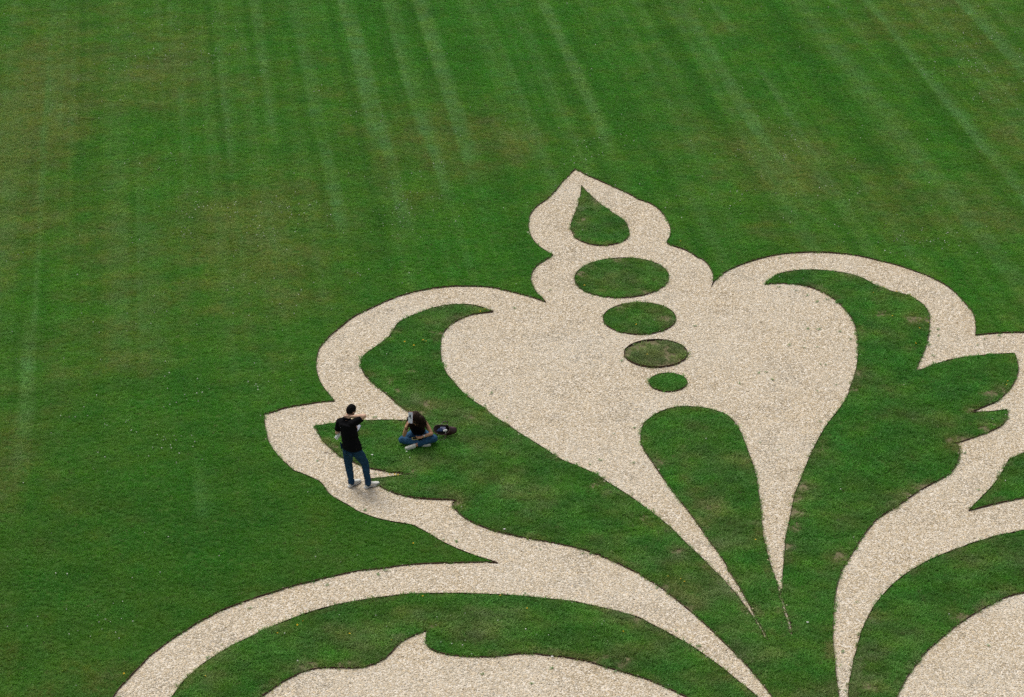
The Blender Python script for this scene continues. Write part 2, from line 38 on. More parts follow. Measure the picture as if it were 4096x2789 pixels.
# ------------------------------------------------------------------ noise
def _hash(*c):
    h = np.zeros_like(c[0], dtype=np.uint64)
    for k, m in zip(c, (73856093, 19349663, 83492791)):
        h ^= (k.astype(np.int64) * m).astype(np.uint64)
    h ^= h >> np.uint64(13); h *= np.uint64(0x9E3779B97F4A7C15); h ^= h >> np.uint64(29)
    return (h & np.uint64(0xFFFFFF)).astype(np.float64) / 0xFFFFFF
def vnoise(*p):
    p = [np.asarray(a, float) for a in p]
    i = [np.floor(a) for a in p]; f = [a - b for a, b in zip(p, i)]; f = [a * a * (3 - 2 * a) for a in f]
    out = 0.
    for k in range(2 ** len(p)):
        bits = [(k >> j) & 1 for j in range(len(p))]
        w = 1.
        for b, a in zip(bits, f): w = w * (a if b else 1 - a)
        out = out + w * _hash(*[a + b for a, b in zip(i, bits)])
    return out
def fbm(*p, octaves=4, s=0.):
    out, a, tot = 0., 1., 0.
    for o in range(octaves):
        out = out + a * vnoise(*[q * 2 ** o + s + 17.3 * o for q in p]); tot += a; a *= .55
    return out / tot

# ------------------------------------------------------------------ object helpers
def tag(o, label=None, cat=None, group=None, kind=None):
    if label: o['label'] = label
    if cat: o['category'] = cat
    if group: o['group'] = group
    if kind: o['kind'] = kind
    return o
def empty(name, loc=(0, 0, 0)):
    o = bpy.data.objects.new(name, None); COL.objects.link(o); o.location = loc; o.empty_display_size = .2
    return o
def link(name, me, mat=None, parent=None, smooth=False):
    o = bpy.data.objects.new(name, me); COL.objects.link(o)
    if mat: me.materials.clear(); me.materials.append(mat)
    if parent: o.parent = parent
    if smooth and len(me.polygons): me.polygons.foreach_set('use_smooth', [True] * len(me.polygons))
    return o
def from_bm(bm, name):
    me = bpy.data.meshes.new(name); bm.normal_update(); bm.to_mesh(me); bm.free(); return me

# ------------------------------------------------------------------ materials
def new_mat(name):
    m = bpy.data.materials.new(name); m.use_nodes = True
    nt = m.node_tree; b = nt.nodes['Principled BSDF']; return m, nt, b
def N(nt, t, **kw):
    n = nt.nodes.new(t)
    for k, v in kw.items():
        if k in n.inputs.keys() if isinstance(k, str) else False: n.inputs[k].default_value = v
        else: setattr(n, k, v)
    return n
def mat_plain(name, c, rough=.7, c2=None, scale=60., bump=0., spec=.3, coords='Object'):
    m, nt, b = new_mat(name)
    b.inputs['Roughness'].default_value = rough; b.inputs['Specular IOR Level'].default_value = spec
    c2 = c2 or tuple(x * .72 for x in c)
    tc = N(nt, 'ShaderNodeTexCoord')
    no = N(nt, 'ShaderNodeTexNoise'); no.inputs['Scale'].default_value = scale; no.inputs['Detail'].default_value = 4
    nt.links.new(tc.outputs[coords], no.inputs['Vector'])
    r = N(nt, 'ShaderNodeValToRGB'); r.color_ramp.elements[0].position = .3; r.color_ramp.elements[1].position = .7
    r.color_ramp.elements[0].color = (*c2, 1); r.color_ramp.elements[1].color = (*c, 1)
    nt.links.new(no.outputs['Fac'], r.inputs['Fac']); nt.links.new(r.outputs['Color'], b.inputs['Base Color'])
    if bump:
        bp = N(nt, 'ShaderNodeBump'); bp.inputs['Strength'].default_value = bump; bp.inputs['Distance'].default_value = .01
        nt.links.new(no.outputs['Fac'], bp.inputs['Height']); nt.links.new(bp.outputs['Normal'], b.inputs['Normal'])
    return m
def mat_instanced(name, rough=.6, translucent=0., spec=.25):
    m, nt, b = new_mat(name)
    at = N(nt, 'ShaderNodeAttribute', attribute_name='tint'); at.attribute_type = 'INSTANCER'
    b.inputs['Roughness'].default_value = rough; b.inputs['Specular IOR Level'].default_value = spec
    nt.links.new(at.outputs['Color'], b.inputs['Base Color'])
    if translucent:
        tr = N(nt, 'ShaderNodeBsdfTranslucent'); mx = N(nt, 'ShaderNodeMixShader'); mx.inputs[0].default_value = translucent
        nt.links.new(at.outputs['Color'], tr.inputs['Color'])
        nt.links.new(b.outputs[0], mx.inputs[1]); nt.links.new(tr.outputs[0], mx.inputs[2])
        nt.links.new(mx.outputs[0], nt.nodes['Material Output'].inputs['Surface'])
    return m
def mat_ground(name, stops, scale, bump=.5):
    m, nt, b = new_mat(name); b.inputs['Roughness'].default_value = .9; b.inputs['Specular IOR Level'].default_value = .1
    g = N(nt, 'ShaderNodeNewGeometry'); no = N(nt, 'ShaderNodeTexNoise')
    no.inputs['Scale'].default_value = scale; no.inputs['Detail'].default_value = 7; no.inputs['Roughness'].default_value = .7
    nt.links.new(g.outputs['Position'], no.inputs['Vector'])
    r = N(nt, 'ShaderNodeValToRGB')
    while len(r.color_ramp.elements) < len(stops): r.color_ramp.elements.new(.5)
    for e, (p, c) in zip(r.color_ramp.elements, stops): e.position = p; e.color = (*c, 1)
    nt.links.new(no.outputs['Fac'], r.inputs['Fac']); nt.links.new(r.outputs['Color'], b.inputs['Base Color'])
    bp = N(nt, 'ShaderNodeBump'); bp.inputs['Strength'].default_value = bump; bp.inputs['Distance'].default_value = .02
    nt.links.new(no.outputs['Fac'], bp.inputs['Height']); nt.links.new(bp.outputs['Normal'], b.inputs['Normal'])
    return m

GRAVEL_COLS = [((.66, .575, .455), .38), ((.60, .495, .365), .20), ((.71, .645, .555), .22), ((.54, .45, .335), .08), ((.52, .47, .405), .06), ((.63, .50, .32), .06)]
def mat_gravel():
    m, nt, b = new_mat('gravel'); b.inputs['Roughness'].default_value = .9; b.inputs['Specular IOR Level'].default_value = .15
    g = N(nt, 'ShaderNodeNewGeometry')
    vo = N(nt, 'ShaderNodeTexVoronoi'); vo.inputs['Scale'].default_value = 34.
    nt.links.new(g.outputs['Position'], vo.inputs['Vector'])
    sep = N(nt, 'ShaderNodeSeparateColor'); nt.links.new(vo.outputs['Color'], sep.inputs[0])
    r = N(nt, 'ShaderNodeValToRGB'); r.color_ramp.interpolation = 'CONSTANT'
    while len(r.color_ramp.elements) < len(GRAVEL_COLS): r.color_ramp.elements.new(.5)
    p = 0.
    for e, (c, w) in zip(r.color_ramp.elements, GRAVEL_COLS):
        e.position = p; e.color = (*c, 1); p += w
    nt.links.new(sep.outputs[0], r.inputs['Fac'])
    nt.links.new(r.outputs['Color'], b.inputs['Base Color'])
    bp = N(nt, 'ShaderNodeBump'); bp.inputs['Strength'].default_value = .8; bp.inputs['Distance'].default_value = .02; bp.invert = True
    nt.links.new(vo.outputs['Distance'], bp.inputs['Height']); nt.links.new(bp.outputs['Normal'], b.inputs['Normal'])
    return m

M_GRAVEL = mat_gravel()
M_LAWN = mat_ground('lawn_ground', [(.3, (.026, .085, .010)), (.55, (.038, .10, .012)), (.75, (.06, .11, .020))], 3.)
M_SOIL = mat_ground('bare_soil', [(.3, (.10, .075, .045)), (.5, (.17, .13, .085)), (.7, (.25, .20, .14))], 9.)
def mat_turf():
    m = mat_ground('turf_ground', [(.3, (.026, .08, .012)), (.55, (.04, .095, .014)), (.75, (.075, .10, .025))], 3.)
    nt = m.node_tree; b = nt.nodes['Principled BSDF']; green = b.inputs['Base Color'].links[0].from_socket
    at = N(nt, 'ShaderNodeAttribute', attribute_name='bare')
    g = N(nt, 'ShaderNodeNewGeometry'); no = N(nt, 'ShaderNodeTexNoise'); no.inputs['Scale'].default_value = 16.; no.inputs['Detail'].default_value = 6
    nt.links.new(g.outputs['Position'], no.inputs['Vector'])
    r = N(nt, 'ShaderNodeValToRGB'); r.color_ramp.elements[0].color = (.085, .085, .038, 1); r.color_ramp.elements[1].color = (.21, .18, .105, 1)
    r.color_ramp.elements[0].position = .3; r.color_ramp.elements[1].position = .7
    nt.links.new(no.outputs['Fac'], r.inputs['Fac'])
    mr = N(nt, 'ShaderNodeMapRange'); mr.inputs['From Min'].default_value = .12; mr.inputs['From Max'].default_value = .5
    nt.links.new(at.outputs['Fac'], mr.inputs['Value'])
    mx = N(nt, 'ShaderNodeMix', data_type='RGBA'); nt.links.new(mr.outputs[0], mx.inputs['Factor'])
    nt.links.new(green, mx.inputs[6]); nt.links.new(r.outputs[0], mx.inputs[7]); nt.links.new(mx.outputs[2], b.inputs['Base Color'])
    return m
M_TURF = mat_turf()
M_STEEL = mat_plain('rusty_steel', (.085, .048, .030), .85, (.045, .027, .019), 14., .3, .2)
M_BLADE = mat_instanced('grass_blades', .55, .35)
M_STONE = mat_instanced('gravel_stones', .9, 0., .15)
M_PETAL = mat_instanced('petals', .7, .1)

# ------------------------------------------------------------------ outlines
def smooth(poly, step=.05):
    n = len(poly); P = [V(p) for p in poly]
    corner = []
    for i in range(n):
        a = P[i] - P[i - 1]; b = P[(i + 1) % n] - P[i]
        corner.append(a.angle(b, 0.) > math.radians(62))
    out = []
    for i in range(n):
        p1, p2 = P[i], P[(i + 1) % n]
        p0 = P[i - 1] if not corner[i] else p1 - (p2 - p1)
        p3 = P[(i + 2) % n] if not corner[(i + 1) % n] else p2 + (p2 - p1)
        k = max(1, min(12, int((p2 - p1).length / step)))
        d1, d0, d2 = max((p2 - p1).length, 1e-4), max((p1 - p0).length, 1e-4), max((p3 - p2).length, 1e-4)
        t0, t1 = d0 ** .5, d1 ** .5; t2 = d2 ** .5
        m1 = ((p1 - p0) / t0 - (p2 - p0) / (t0 + t1) + (p2 - p1) / t1) * t1
        m2 = ((p2 - p1) / t1 - (p3 - p1) / (t1 + t2) + (p3 - p2) / t2) * t1
        for j in range(k):
            t = j / k
            q = p1 * (2 * t ** 3 - 3 * t * t + 1) + m1 * (t ** 3 - 2 * t * t + t) + p2 * (-2 * t ** 3 + 3 * t * t) + m2 * (t ** 3 - t * t)
            out.append((q.x, q.y))
    return out
OUT = smooth(GRAVEL_OUTLINE)
BED_OUT = {k: smooth(v) for k, v in BEDS.items()}

def inside(poly, x, y):
    r = np.zeros(x.shape, bool); P = np.array(poly); Q = np.roll(P, -1, 0)
    for (x1, y1), (x2, y2) in zip(P, Q):
        if y1 == y2: continue
        c = (y1 > y) != (y2 > y)
        r ^= c & (x < (x2 - x1) * (y - y1) / (y2 - y1) + x1)
    return r
def sheet(name, loops, z, mat, keep, extra=()):
    pts, edges = [], []
    for L in loops:
        b = len(pts); pts += [V(p) for p in L]; edges += [(b + i, b + (i + 1) % len(L)) for i in range(len(L))]
    pts += [V((float(a), float(b))) for a, b in extra]
    vs, _, fs, _, _, _ = delaunay_2d_cdt(pts, edges, [], 0, 1e-5)
    cx = np.array([sum(vs[i].x for i in f) / 3 for f in fs]); cy = np.array([sum(vs[i].y for i in f) / 3 for f in fs])
    ok = keep(cx, cy)
    me = bpy.data.meshes.new(name)
    fl = [f if (vs[f[1]] - vs[f[0]]).cross(vs[f[2]] - vs[f[0]]) > 0 else f[::-1] for f, k in zip(fs, ok) if k]
    me.from_pydata([(v.x, v.y, z) for v in vs], [], fl)
    return me
def wall_strip(name, loop, z0, z1, th=.006):
    """a thin upright band of steel that follows a closed outline"""
    n = len(loop); P = [V(p) for p in loop]; vs, fs = [], []
    for i in range(n):
        t = (P[(i + 1) % n] - P[i - 1]); t = t.normalized() if t.length > 1e-6 else V((1, 0))
        nn = V((-t.y, t.x)) * th / 2
        dz = .020 * (fbm(np.array(P[i].x * 1.1), np.array(P[i].y * 1.1), octaves=3) - .5)
        for s in (1, -1):
            q = P[i] + nn * s; vs += [(q.x, q.y, z0), (q.x, q.y, z1 + dz)]
    for i in range(n):
        a, b = 4 * i, 4 * ((i + 1) % n)
        fs += [(a, b, b + 1, a + 1), (a + 3, b + 3, b + 2, a + 2), (a + 1, b + 1, b + 3, a + 3)]
    me = bpy.data.meshes.new(name); me.from_pydata(vs, [], fs); return me

def sstep(a, b, t):
    t = np.clip((t - a) / (b - a), 0, 1); return t * t * (3 - 2 * t)
def bareness(x, y, balding=False, grow=1.):
    wx = (fbm(x * 5, y * 5, octaves=3, s=31.) - .5) * .35; wy = (fbm(x * 5, y * 5, octaves=3, s=37.) - .5) * .35
    o = np.zeros(x.shape)
    for i, (cx, cy) in enumerate(BARE):
        r = grow * (.055 + .055 * ((i * 37) % 10) / 10)
        o = np.maximum(o, np.exp(-(((x + wx - cx) / (r * 1.25)) ** 2 + ((y + wy - cy) / (r * 1.5)) ** 2) ** 1.5))
    if balding: o = np.maximum(o, sstep(.52, .40, fbm(x * 3.5, y * 3.5, octaves=3, s=44.)))
    return np.clip(o, 0, 1)


# ------------------------------------------------------------------ ground
S = 700.
lawn = link('lawn', sheet('lawn', [[(-S, -S), (S, -S), (S, S), (-S, S)], OUT], Z_TURF, M_LAWN, lambda x, y: ~inside(OUT, x, y)), M_LAWN)
tag(lawn, 'mown lawn with faint mower stripes and dry patches', None, None, 'structure')
gx = [p[0] for p in OUT]; gy = [p[1] for p in OUT]
me = bpy.data.meshes.new('gravel_path')
me.from_pydata([(min(gx) - .3, min(gy) - .3, 0), (max(gx) + .3, min(gy) - .3, 0), (max(gx) + .3, max(gy) + .3, 0), (min(gx) - .3, max(gy) + .3, 0)], [], [(0, 1, 2, 3)])
tag(link('gravel_path', me, M_GRAVEL), 'pale crushed stone filling the ornament', None, None, 'structure')
edge = link('steel_edging', wall_strip('steel_edging', OUT, -.02, Z_EDGE), M_STEEL)
tag(edge, 'long rusty steel edging strip holding the big lawn back from the gravel ornament', 'edging')

BED_LABEL = {
 'tear': 'small pointed teardrop of grass at the top tip of the gravel ornament',
 'disc1': 'largest round grass disc, just below the pointed grass teardrop',
 'disc2': 'second largest round grass disc, between the largest disc and the balding one',
 'disc3': 'balding round grass disc with brown bare soil and a raised rusty rim',
 'disc4': 'smallest round grass disc, just above the big rounded petal',
 'flower': 'very large grass bed of two curling leaves and a central petal where the woman sits',
 'left': 'broad curved band of grass along the bottom with a gravel hook biting into it',
 'right': 'curved grass band in the bottom right corner sweeping up to the right edge',
 'corner': 'pointed grass wedge at the right edge, surrounded by gravel',
}
BED_NAME = {'tear': 'teardrop_grass_bed', 'disc1': 'round_grass_bed', 'disc2': 'round_grass_bed', 'disc3': 'round_grass_bed', 'disc4': 'round_grass_bed',
            'flower': 'leaf_grass_bed', 'left': 'curved_grass_bed', 'right': 'curved_grass_bed', 'corner': 'pointed_grass_bed'}
BED_OBJ = {}
for k, L in BED_OUT.items():
    cx, cy = sum(p[0] for p in L) / len(L), sum(p[1] for p in L) / len(L)
    root = empty(BED_NAME[k], (cx, cy, 0)); BED_OBJ[k] = root
    tag(root, BED_LABEL[k], 'grass bed', 'round grass discs in the gravel' if k.startswith('disc') else None)
    LL = [(x - cx, y - cy) for x, y in L]
    g = np.array([(a, b) for a in np.arange(min(p[0] for p in LL), max(p[0] for p in LL), .07) for b in np.arange(min(p[1] for p in LL), max(p[1] for p in LL), .08)])
    g = g[inside(LL, g[:, 0], g[:, 1])]
    tm = sheet('turf', [LL], Z_TURF - (.012 if k == 'disc3' else 0), M_TURF, lambda x, y, LL=LL: inside(LL, x, y), g)
    vc = np.array([v.co[:2] for v in tm.vertices])
    tm.attributes.new('bare', 'FLOAT', 'POINT').data.foreach_set('value', bareness(vc[:, 0] + cx, vc[:, 1] + cy, k == 'disc3').astype(np.float32))
    link('turf', tm, M_TURF, root)
    link('steel_edging', wall_strip('steel_edging', LL, -.02, Z_EDGE + (.012 if k == 'disc3' else 0)), M_STEEL, root)

# ------------------------------------------------------------------ which bed is a point in (raster, 1.5 cm cells)
CELL = .015; X0, X1, Y0, Y1 = -17., 17., 34., 78.
NX, NY = int((X1 - X0) / CELL), int((Y1 - Y0) / CELL)
REG = np.zeros((NY, NX), np.int8)            # 0 lawn, 1 gravel, 2.. beds
def fill(poly, val):
    P = np.array(poly); Q = np.roll(P, -1, 0)
    lo, hi = np.minimum(P[:, 1], Q[:, 1]), np.maximum(P[:, 1], Q[:, 1])
    j0, j1 = max(0, int((P[:, 1].min() - Y0) / CELL)), min(NY - 1, int((P[:, 1].max() - Y0) / CELL))
    for j in range(j0, j1 + 1):
        y = Y0 + (j + .5) * CELL; m = (lo <= y) & (hi > y)
        if not m.any(): continue
        a, b = P[m], Q[m]
        xs = np.sort(a[:, 0] + (y - a[:, 1]) / (b[:, 1] - a[:, 1]) * (b[:, 0] - a[:, 0]))
        for u, w in zip(xs[::2], xs[1::2]):
            i0, i1 = max(0, int(math.ceil((u - X0) / CELL - .5))), min(NX, int(math.ceil((w - X0) / CELL - .5)))
            if i1 > i0: REG[j, i0:i1] = val
fill(OUT, 1)
KEYS = list(BED_OUT)
for i, k in enumerate(KEYS): fill(BED_OUT[k], 2 + i)
def region(x, y):
    i = np.clip(((x - X0) / CELL).astype(int), 0, NX - 1); j = np.clip(((y - Y0) / CELL).astype(int), 0, NY - 1)
    return REG[j, i]
def in_view(x, y, mx=.10, my=.09):
    z = -CAM_H; c, s = math.cos(CAM_PITCH), math.sin(CAM_PITCH)
    f = y * c - z * s; u = y * s + z * c
    px = CAM_F * x / f; py = CAM_F * u / f
    return (np.abs(px) < .5 + mx) & (np.abs(py) < .3405 + my)
def scatter(density):
    n = int((X1 - X0) * (Y1 - Y0) * density)
    x = RNG.uniform(X0, X1, n); y = RNG.uniform(Y0, Y1, n)
    m = in_view(x, y); return x[m], y[m]

# ------------------------------------------------------------------ colour of the grass at a point of the plan (dry, lush, worn), with the mower stripes' light and shade painted in
def blobs(L, x, y):
    o = np.zeros(x.shape)
    for cx, cy, rx, ry, k in L:
        d = ((x - cx) / rx) ** 2 + ((y - cy) / ry) ** 2
        o += k * np.exp(-d)
    return o
CS, SN = math.cos(STRIPE_AZ), math.sin(STRIPE_AZ)
def sstep(a, b, t):
    t = np.clip((t - a) / (b - a), 0, 1); return t * t * (3 - 2 * t)
def grass_colour(x, y, bed, wear=0.):
    u, v = x * CS - y * SN, x * SN + y * CS
    wx = (fbm(x * .8, y * .8, octaves=3, s=3.) - .5) * 1.2; wy = (fbm(x * .8, y * .8, octaves=3, s=9.) - .5) * 1.2
    dry = .95 * blobs(DRY, x + wx, y + wy)
    n1 = fbm(x * .35, y * .35, octaves=4, s=1.); n2 = fbm(x * 1.6, y * 1.6, octaves=4, s=5.); n3 = fbm(x * 6., y * 6., octaves=3, s=8.)
    dry = dry + (n1 - .5) * .65 + (n2 - .5) * np.where(bed, 1.5, 1.0) + (n3 - .5) * .4
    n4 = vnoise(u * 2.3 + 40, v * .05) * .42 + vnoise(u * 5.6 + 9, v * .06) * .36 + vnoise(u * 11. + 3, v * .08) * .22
    lawnmask = (~bed) * sstep(50., 56., y)
    dry = dry + (n4 - .5) * .55 * (~bed) + .02 * bed + wear
    light = np.zeros(x.shape)
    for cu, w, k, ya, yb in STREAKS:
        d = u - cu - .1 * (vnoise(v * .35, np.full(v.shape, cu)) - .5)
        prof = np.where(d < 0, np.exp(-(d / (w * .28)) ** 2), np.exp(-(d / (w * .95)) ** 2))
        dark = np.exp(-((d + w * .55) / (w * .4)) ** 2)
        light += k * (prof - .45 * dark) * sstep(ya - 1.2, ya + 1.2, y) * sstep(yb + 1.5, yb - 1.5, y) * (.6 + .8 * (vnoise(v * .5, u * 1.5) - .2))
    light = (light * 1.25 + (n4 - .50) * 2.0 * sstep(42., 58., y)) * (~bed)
    t = np.clip(dry * .85 + .30, 0, 1)[:, None]
    near = sstep(54., 40., y)[:, None] * (~bed)[:, None]
    lush = np.array(COL_LUSH); mid = np.array(COL_MID); dryc = np.array(COL_DRY); straw = np.array(COL_STRAW)
    c = np.where(t < .4, lush + (mid - lush) * (t / .4), np.where(t < .75, mid + (dryc - mid) * ((t - .4) / .35), dryc + (straw - dryc) * ((t - .75) / .25)))
    c = c * (1 - .20 * near) * np.where(bed[:, None], np.array([[1.42, 1.36, 1.65]]), np.array([[1.52, 1.56, 1.25]]))
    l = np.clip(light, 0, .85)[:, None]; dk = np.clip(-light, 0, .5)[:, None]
    c = c + (np.array(COL_STREAK) - c) * l; c = c * (1 - .32 * dk)  # light and shade of mower-leaned blades, painted as paler and darker stripes
    val = .94 + .12 * fbm(x * 11, y * 11, octaves=2, s=2.) + RNG.normal(0, .05, x.shape)
    val = val * (1 + .45 * (fbm(x * 1.3, y * 2.2, octaves=4, s=21.) - .5)) * np.where(bed, 1 + .75 * (fbm(x * 2.6, y * 2.6, octaves=4, s=25.) - .5), 1.)
    c = c * np.clip(val, .45, 1.7)[:, None]
    blue = vnoise(x * 3.1, y * 3.1) [:, None]
    c = c * (1 + (blue - .5) * np.array([[-.16, 0, .45]]))
    st = RNG.random(x.shape) < (.006 + .02 * np.clip(dry, 0, 1))
    c[st] = straw * RNG.uniform(.7, 1.3, (st.sum(), 1))
    return np.clip(c, .003, .9)
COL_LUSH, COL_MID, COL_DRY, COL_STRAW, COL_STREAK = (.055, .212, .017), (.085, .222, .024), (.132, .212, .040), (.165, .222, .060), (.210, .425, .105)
# ------------------------------------------------------------------ scattered grass, stones and flowers
def proto_collection(name, meshes):
    c = bpy.data.collections.new(name)
    for i, m in enumerate(meshes): c.objects.link(bpy.data.objects.new(name, m))
    return c
def gn_instances(name, coll):
    ng = bpy.data.node_groups.new(name, 'GeometryNodeTree')
    ng.interface.new_socket('Geometry', in_out='INPUT', socket_type='NodeSocketGeometry')
    ng.interface.new_socket('Geometry', in_out='OUTPUT', socket_type='NodeSocketGeometry')
    L = ng.links.new; nn = ng.nodes.new
    gi, go = nn('NodeGroupInput'), nn('NodeGroupOutput')
    ci = nn('GeometryNodeCollectionInfo'); ci.inputs['Collection'].default_value = coll
    ci.inputs['Separate Children'].default_value = True; ci.inputs['Reset Children'].default_value = True
    ip = nn('GeometryNodeInstanceOnPoints'); ip.inputs['Pick Instance'].default_value = True
    def attr(n, t):
        a = nn('GeometryNodeInputNamedAttribute'); a.data_type = t; a.inputs['Name'].default_value = n
        return next(o for o in a.outputs if o.enabled and o.name == 'Attribute')
    e2r = nn('FunctionNodeEulerToRotation')
    L(attr('turn', 'FLOAT_VECTOR'), e2r.inputs[0])
    L(gi.outputs[0], ip.inputs['Points']); L(ci.outputs[0], ip.inputs['Instance']); L(e2r.outputs[0], ip.inputs['Rotation'])
    L(attr('size', 'FLOAT_VECTOR'), ip.inputs['Scale']); L(attr('pick', 'INT'), ip.inputs['Instance Index'])
    L(ip.outputs[0], go.inputs[0])
    return ng
def points_object(name, co, turn, size, pick, tint, ng, parent=None, loc=(0, 0, 0)):
    me = bpy.data.meshes.new(name); n = len(co)
    co = co - np.array(loc)
    me.vertices.add(n); me.vertices.foreach_set('co', co.astype(np.float32).ravel())
    for nm, t, arr in (('turn', 'FLOAT_VECTOR', turn), ('size', 'FLOAT_VECTOR', size)):
        me.attributes.new(nm, t, 'POINT').data.foreach_set('vector', arr.astype(np.float32).ravel())
    me.attributes.new('pick', 'INT', 'POINT').data.foreach_set('value', pick.astype(np.int32))
    me.attributes.new('tint', 'FLOAT_COLOR', 'POINT').data.foreach_set('color', np.c_[tint, np.ones(n)].astype(np.float32).ravel())
    o = link(name, me, None, parent)
    md = o.modifiers.new('scatter', 'NODES'); md.node_group = ng
    return o

def tuft_mesh(i, blades=14, rad=.042, h=(.022, .042)):
    vs, fs = [], []
    for b in range(blades):
        a = random.uniform(0, 6.283); r = rad * math.sqrt(random.random())
        x, y = r * math.cos(a), r * math.sin(a)
        d = random.uniform(0, 6.283); hh = random.uniform(*h); w = random.uniform(.0028, .0052)
        lean = random.uniform(.6, 1.7) * hh; la = random.uniform(0, 6.283)
        lx, ly = lean * math.cos(la), lean * math.sin(la)
        wx, wy = w * math.cos(d), w * math.sin(d); k = len(vs)
        vs += [(x - wx, y - wy, -.006), (x + wx, y + wy, -.006), (x + wx * .8 + lx * .35, y + wy * .8 + ly * .35, hh * .6), (x - wx * .8 + lx * .35, y - wy * .8 + ly * .35, hh * .6), (x + lx, y + ly, hh * random.uniform(.8, 1.))]
        fs += [(k, k + 1, k + 2, k + 3), (k + 3, k + 2, k + 4)]
    me = bpy.data.meshes.new('grass_tuft'); me.from_pydata(vs, [], fs); me.materials.append(M_BLADE); return me
NG_GRASS = gn_instances('grass_scatter', proto_collection('grass_tufts', [tuft_mesh(i) for i in range(8)]))
def stone_mesh(i):
    bm = bmesh.new(); bmesh.ops.create_icosphere(bm, subdivisions=1, radius=1.)
    for v in bm.verts:
        v.co *= random.uniform(.72, 1.15)
    bmesh.ops.scale(bm, vec=(1.15, random.uniform(.75, .95), random.uniform(.38, .55)), verts=bm.verts)
    me = from_bm(bm, 'gravel_stone'); me.materials.append(M_STONE); return me
NG_STONE = gn_instances('stone_scatter', proto_collection('gravel_pebbles', [stone_mesh(i) for i in range(8)]))
def clover_mesh(i):
    bm = bmesh.new(); bmesh.ops.create_icosphere(bm, subdivisions=1, radius=.0098, matrix=Matrix.Translation((0, 0, .036)))
    bmesh.ops.create_cone(bm, segments=4, radius1=.0012, radius2=.001, depth=.036, matrix=Matrix.Translation((0, 0, .015)))
    for v in bm.verts:
        if v.co.z > .03: v.co += V((random.uniform(-1, 1), random.uniform(-1, 1), random.uniform(-1, 1))) * .002
    me = from_bm(bm, 'clover_flower'); me.materials.append(M_PETAL); return me
NG_CLOVER = gn_instances('clover_scatter', proto_collection('clover_heads', [clover_mesh(i) for i in range(4)]))

GRASS_DENSITY, STONE_DENSITY = 520., 1600.
x, y = scatter(GRASS_DENSITY)
reg = region(x, y)
keep = reg != 1
x, y, reg = x[keep], y[keep], reg[keep]
bed = reg >= 2
bare = np.where(reg == 2 + KEYS.index('disc3'), bareness(x, y, True), bareness(x, y))
keep = (RNG.random(x.shape) > np.clip(bare * 1.0, 0, .78))
def near_gravel(a, b, d):
    m = np.zeros(a.shape, bool)
    for k in range(8): m |= region(a + d * math.cos(k * .785), b + d * math.sin(k * .785)) == 1
    return m
keep &= ~(near_gravel(x, y, .035) & (RNG.random(x.shape) < .5))
x, y, reg, bed, bare = x[keep], y[keep], reg[keep], bed[keep], bare[keep]
wear = .42 * bareness(x, y, False, 2.4)
wear += .55 * (near_gravel(x, y, .16) & bed) * np.clip((fbm(x * 2.4, y * 2.4, octaves=3, s=91.) - .45) * 4, 0, 1)
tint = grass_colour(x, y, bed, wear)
n = len(x)
hn = fbm(x * 3.2, y * 3.2, octaves=3, s=51.)
size = RNG.uniform(.8, 1.25, n) * np.where(bed, .80 + .65 * hn, .80 + .2 * hn)
turn = np.c_[RNG.normal(0, .12, n), RNG.normal(0, .12, n), RNG.uniform(0, 6.283, n)]
co = np.c_[x, y, np.full(n, Z_TURF)]
pick = RNG.integers(0, 8, n)
sz = np.c_[np.ones(n) * 1.1, np.ones(n) * 1.1, np.ones(n)] * size[:, None]
sel = reg == 0
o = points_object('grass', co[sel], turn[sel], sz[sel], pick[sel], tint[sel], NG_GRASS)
tag(o, 'short mown grass blades covering the open lawn', 'grass', None, 'stuff')
for i, k in enumerate(KEYS):
    sel = reg == 2 + i
    if sel.any():
        r = BED_OBJ[k]
        o = points_object('grass', co[sel], turn[sel], sz[sel], pick[sel], tint[sel], NG_GRASS, r, tuple(r.location))
        tag(o, None, None, None, 'stuff')

x, y = scatter(STONE_DENSITY)
reg = region(x, y); keep = reg == 1
lx, ly = scatter(60.)                                        # a few stones kicked over the edging
lr = region(lx, ly)
lk = (lr != 1) & near_gravel(lx, ly, .05) & (RNG.random(lx.shape) < .35)
x, y = np.r_[x[keep], lx[lk]], np.r_[y[keep], ly[lk]]
n = len(x); over = np.arange(n) >= keep.sum()
cols = np.array([c for c, w in GRAVEL_COLS]); wts = np.array([w for c, w in GRAVEL_COLS]); wts /= wts.sum()
cols = cols * .72 + (cols * wts[:, None]).sum(0) * .28
tint = np.array([[.85, .835, .775]]) * cols[RNG.choice(len(cols), n, p=wts)] * RNG.uniform(.92, 1.08, (n, 1))
worn = fbm(x * .7, y * .7, octaves=3, s=61.)                 # trodden, sandier places
rim = np.zeros(n)
for k in range(8): rim += region(x + .22 * math.cos(k * .785), y + .22 * math.sin(k * .785)) != 1
rim = np.clip(rim / 4., 0, 1)                                # cleaner, larger stones drift against the edging
tint = tint * (1 + (worn[:, None] - .5) * np.array([[-.30, -.42, -.66]])) * (1 + .10 * rim[:, None] * np.array([[.9, 1., 1.25]]))
tint = tint * (1 - .16 * np.clip((fbm(x * 2.2, y * 2.2, octaves=4, s=81.) - .56) * 6, 0, 1))[:, None]
s = RNG.lognormal(math.log(.0120), .25, n) * (1.12 - .35 * (worn - .3)) * (1 + .22 * rim); s = np.clip(s, .008, .034)
co = np.c_[x, y, RNG.uniform(-.05, .25, n) * s + np.where(over, Z_TURF, 0)]
turn = np.c_[RNG.normal(0, .28, n), RNG.normal(0, .28, n), RNG.uniform(0, 6.283, n)]
o = points_object('gravel', co, turn, np.c_[s, s, s], RNG.integers(0, 8, n), tint, NG_STONE)
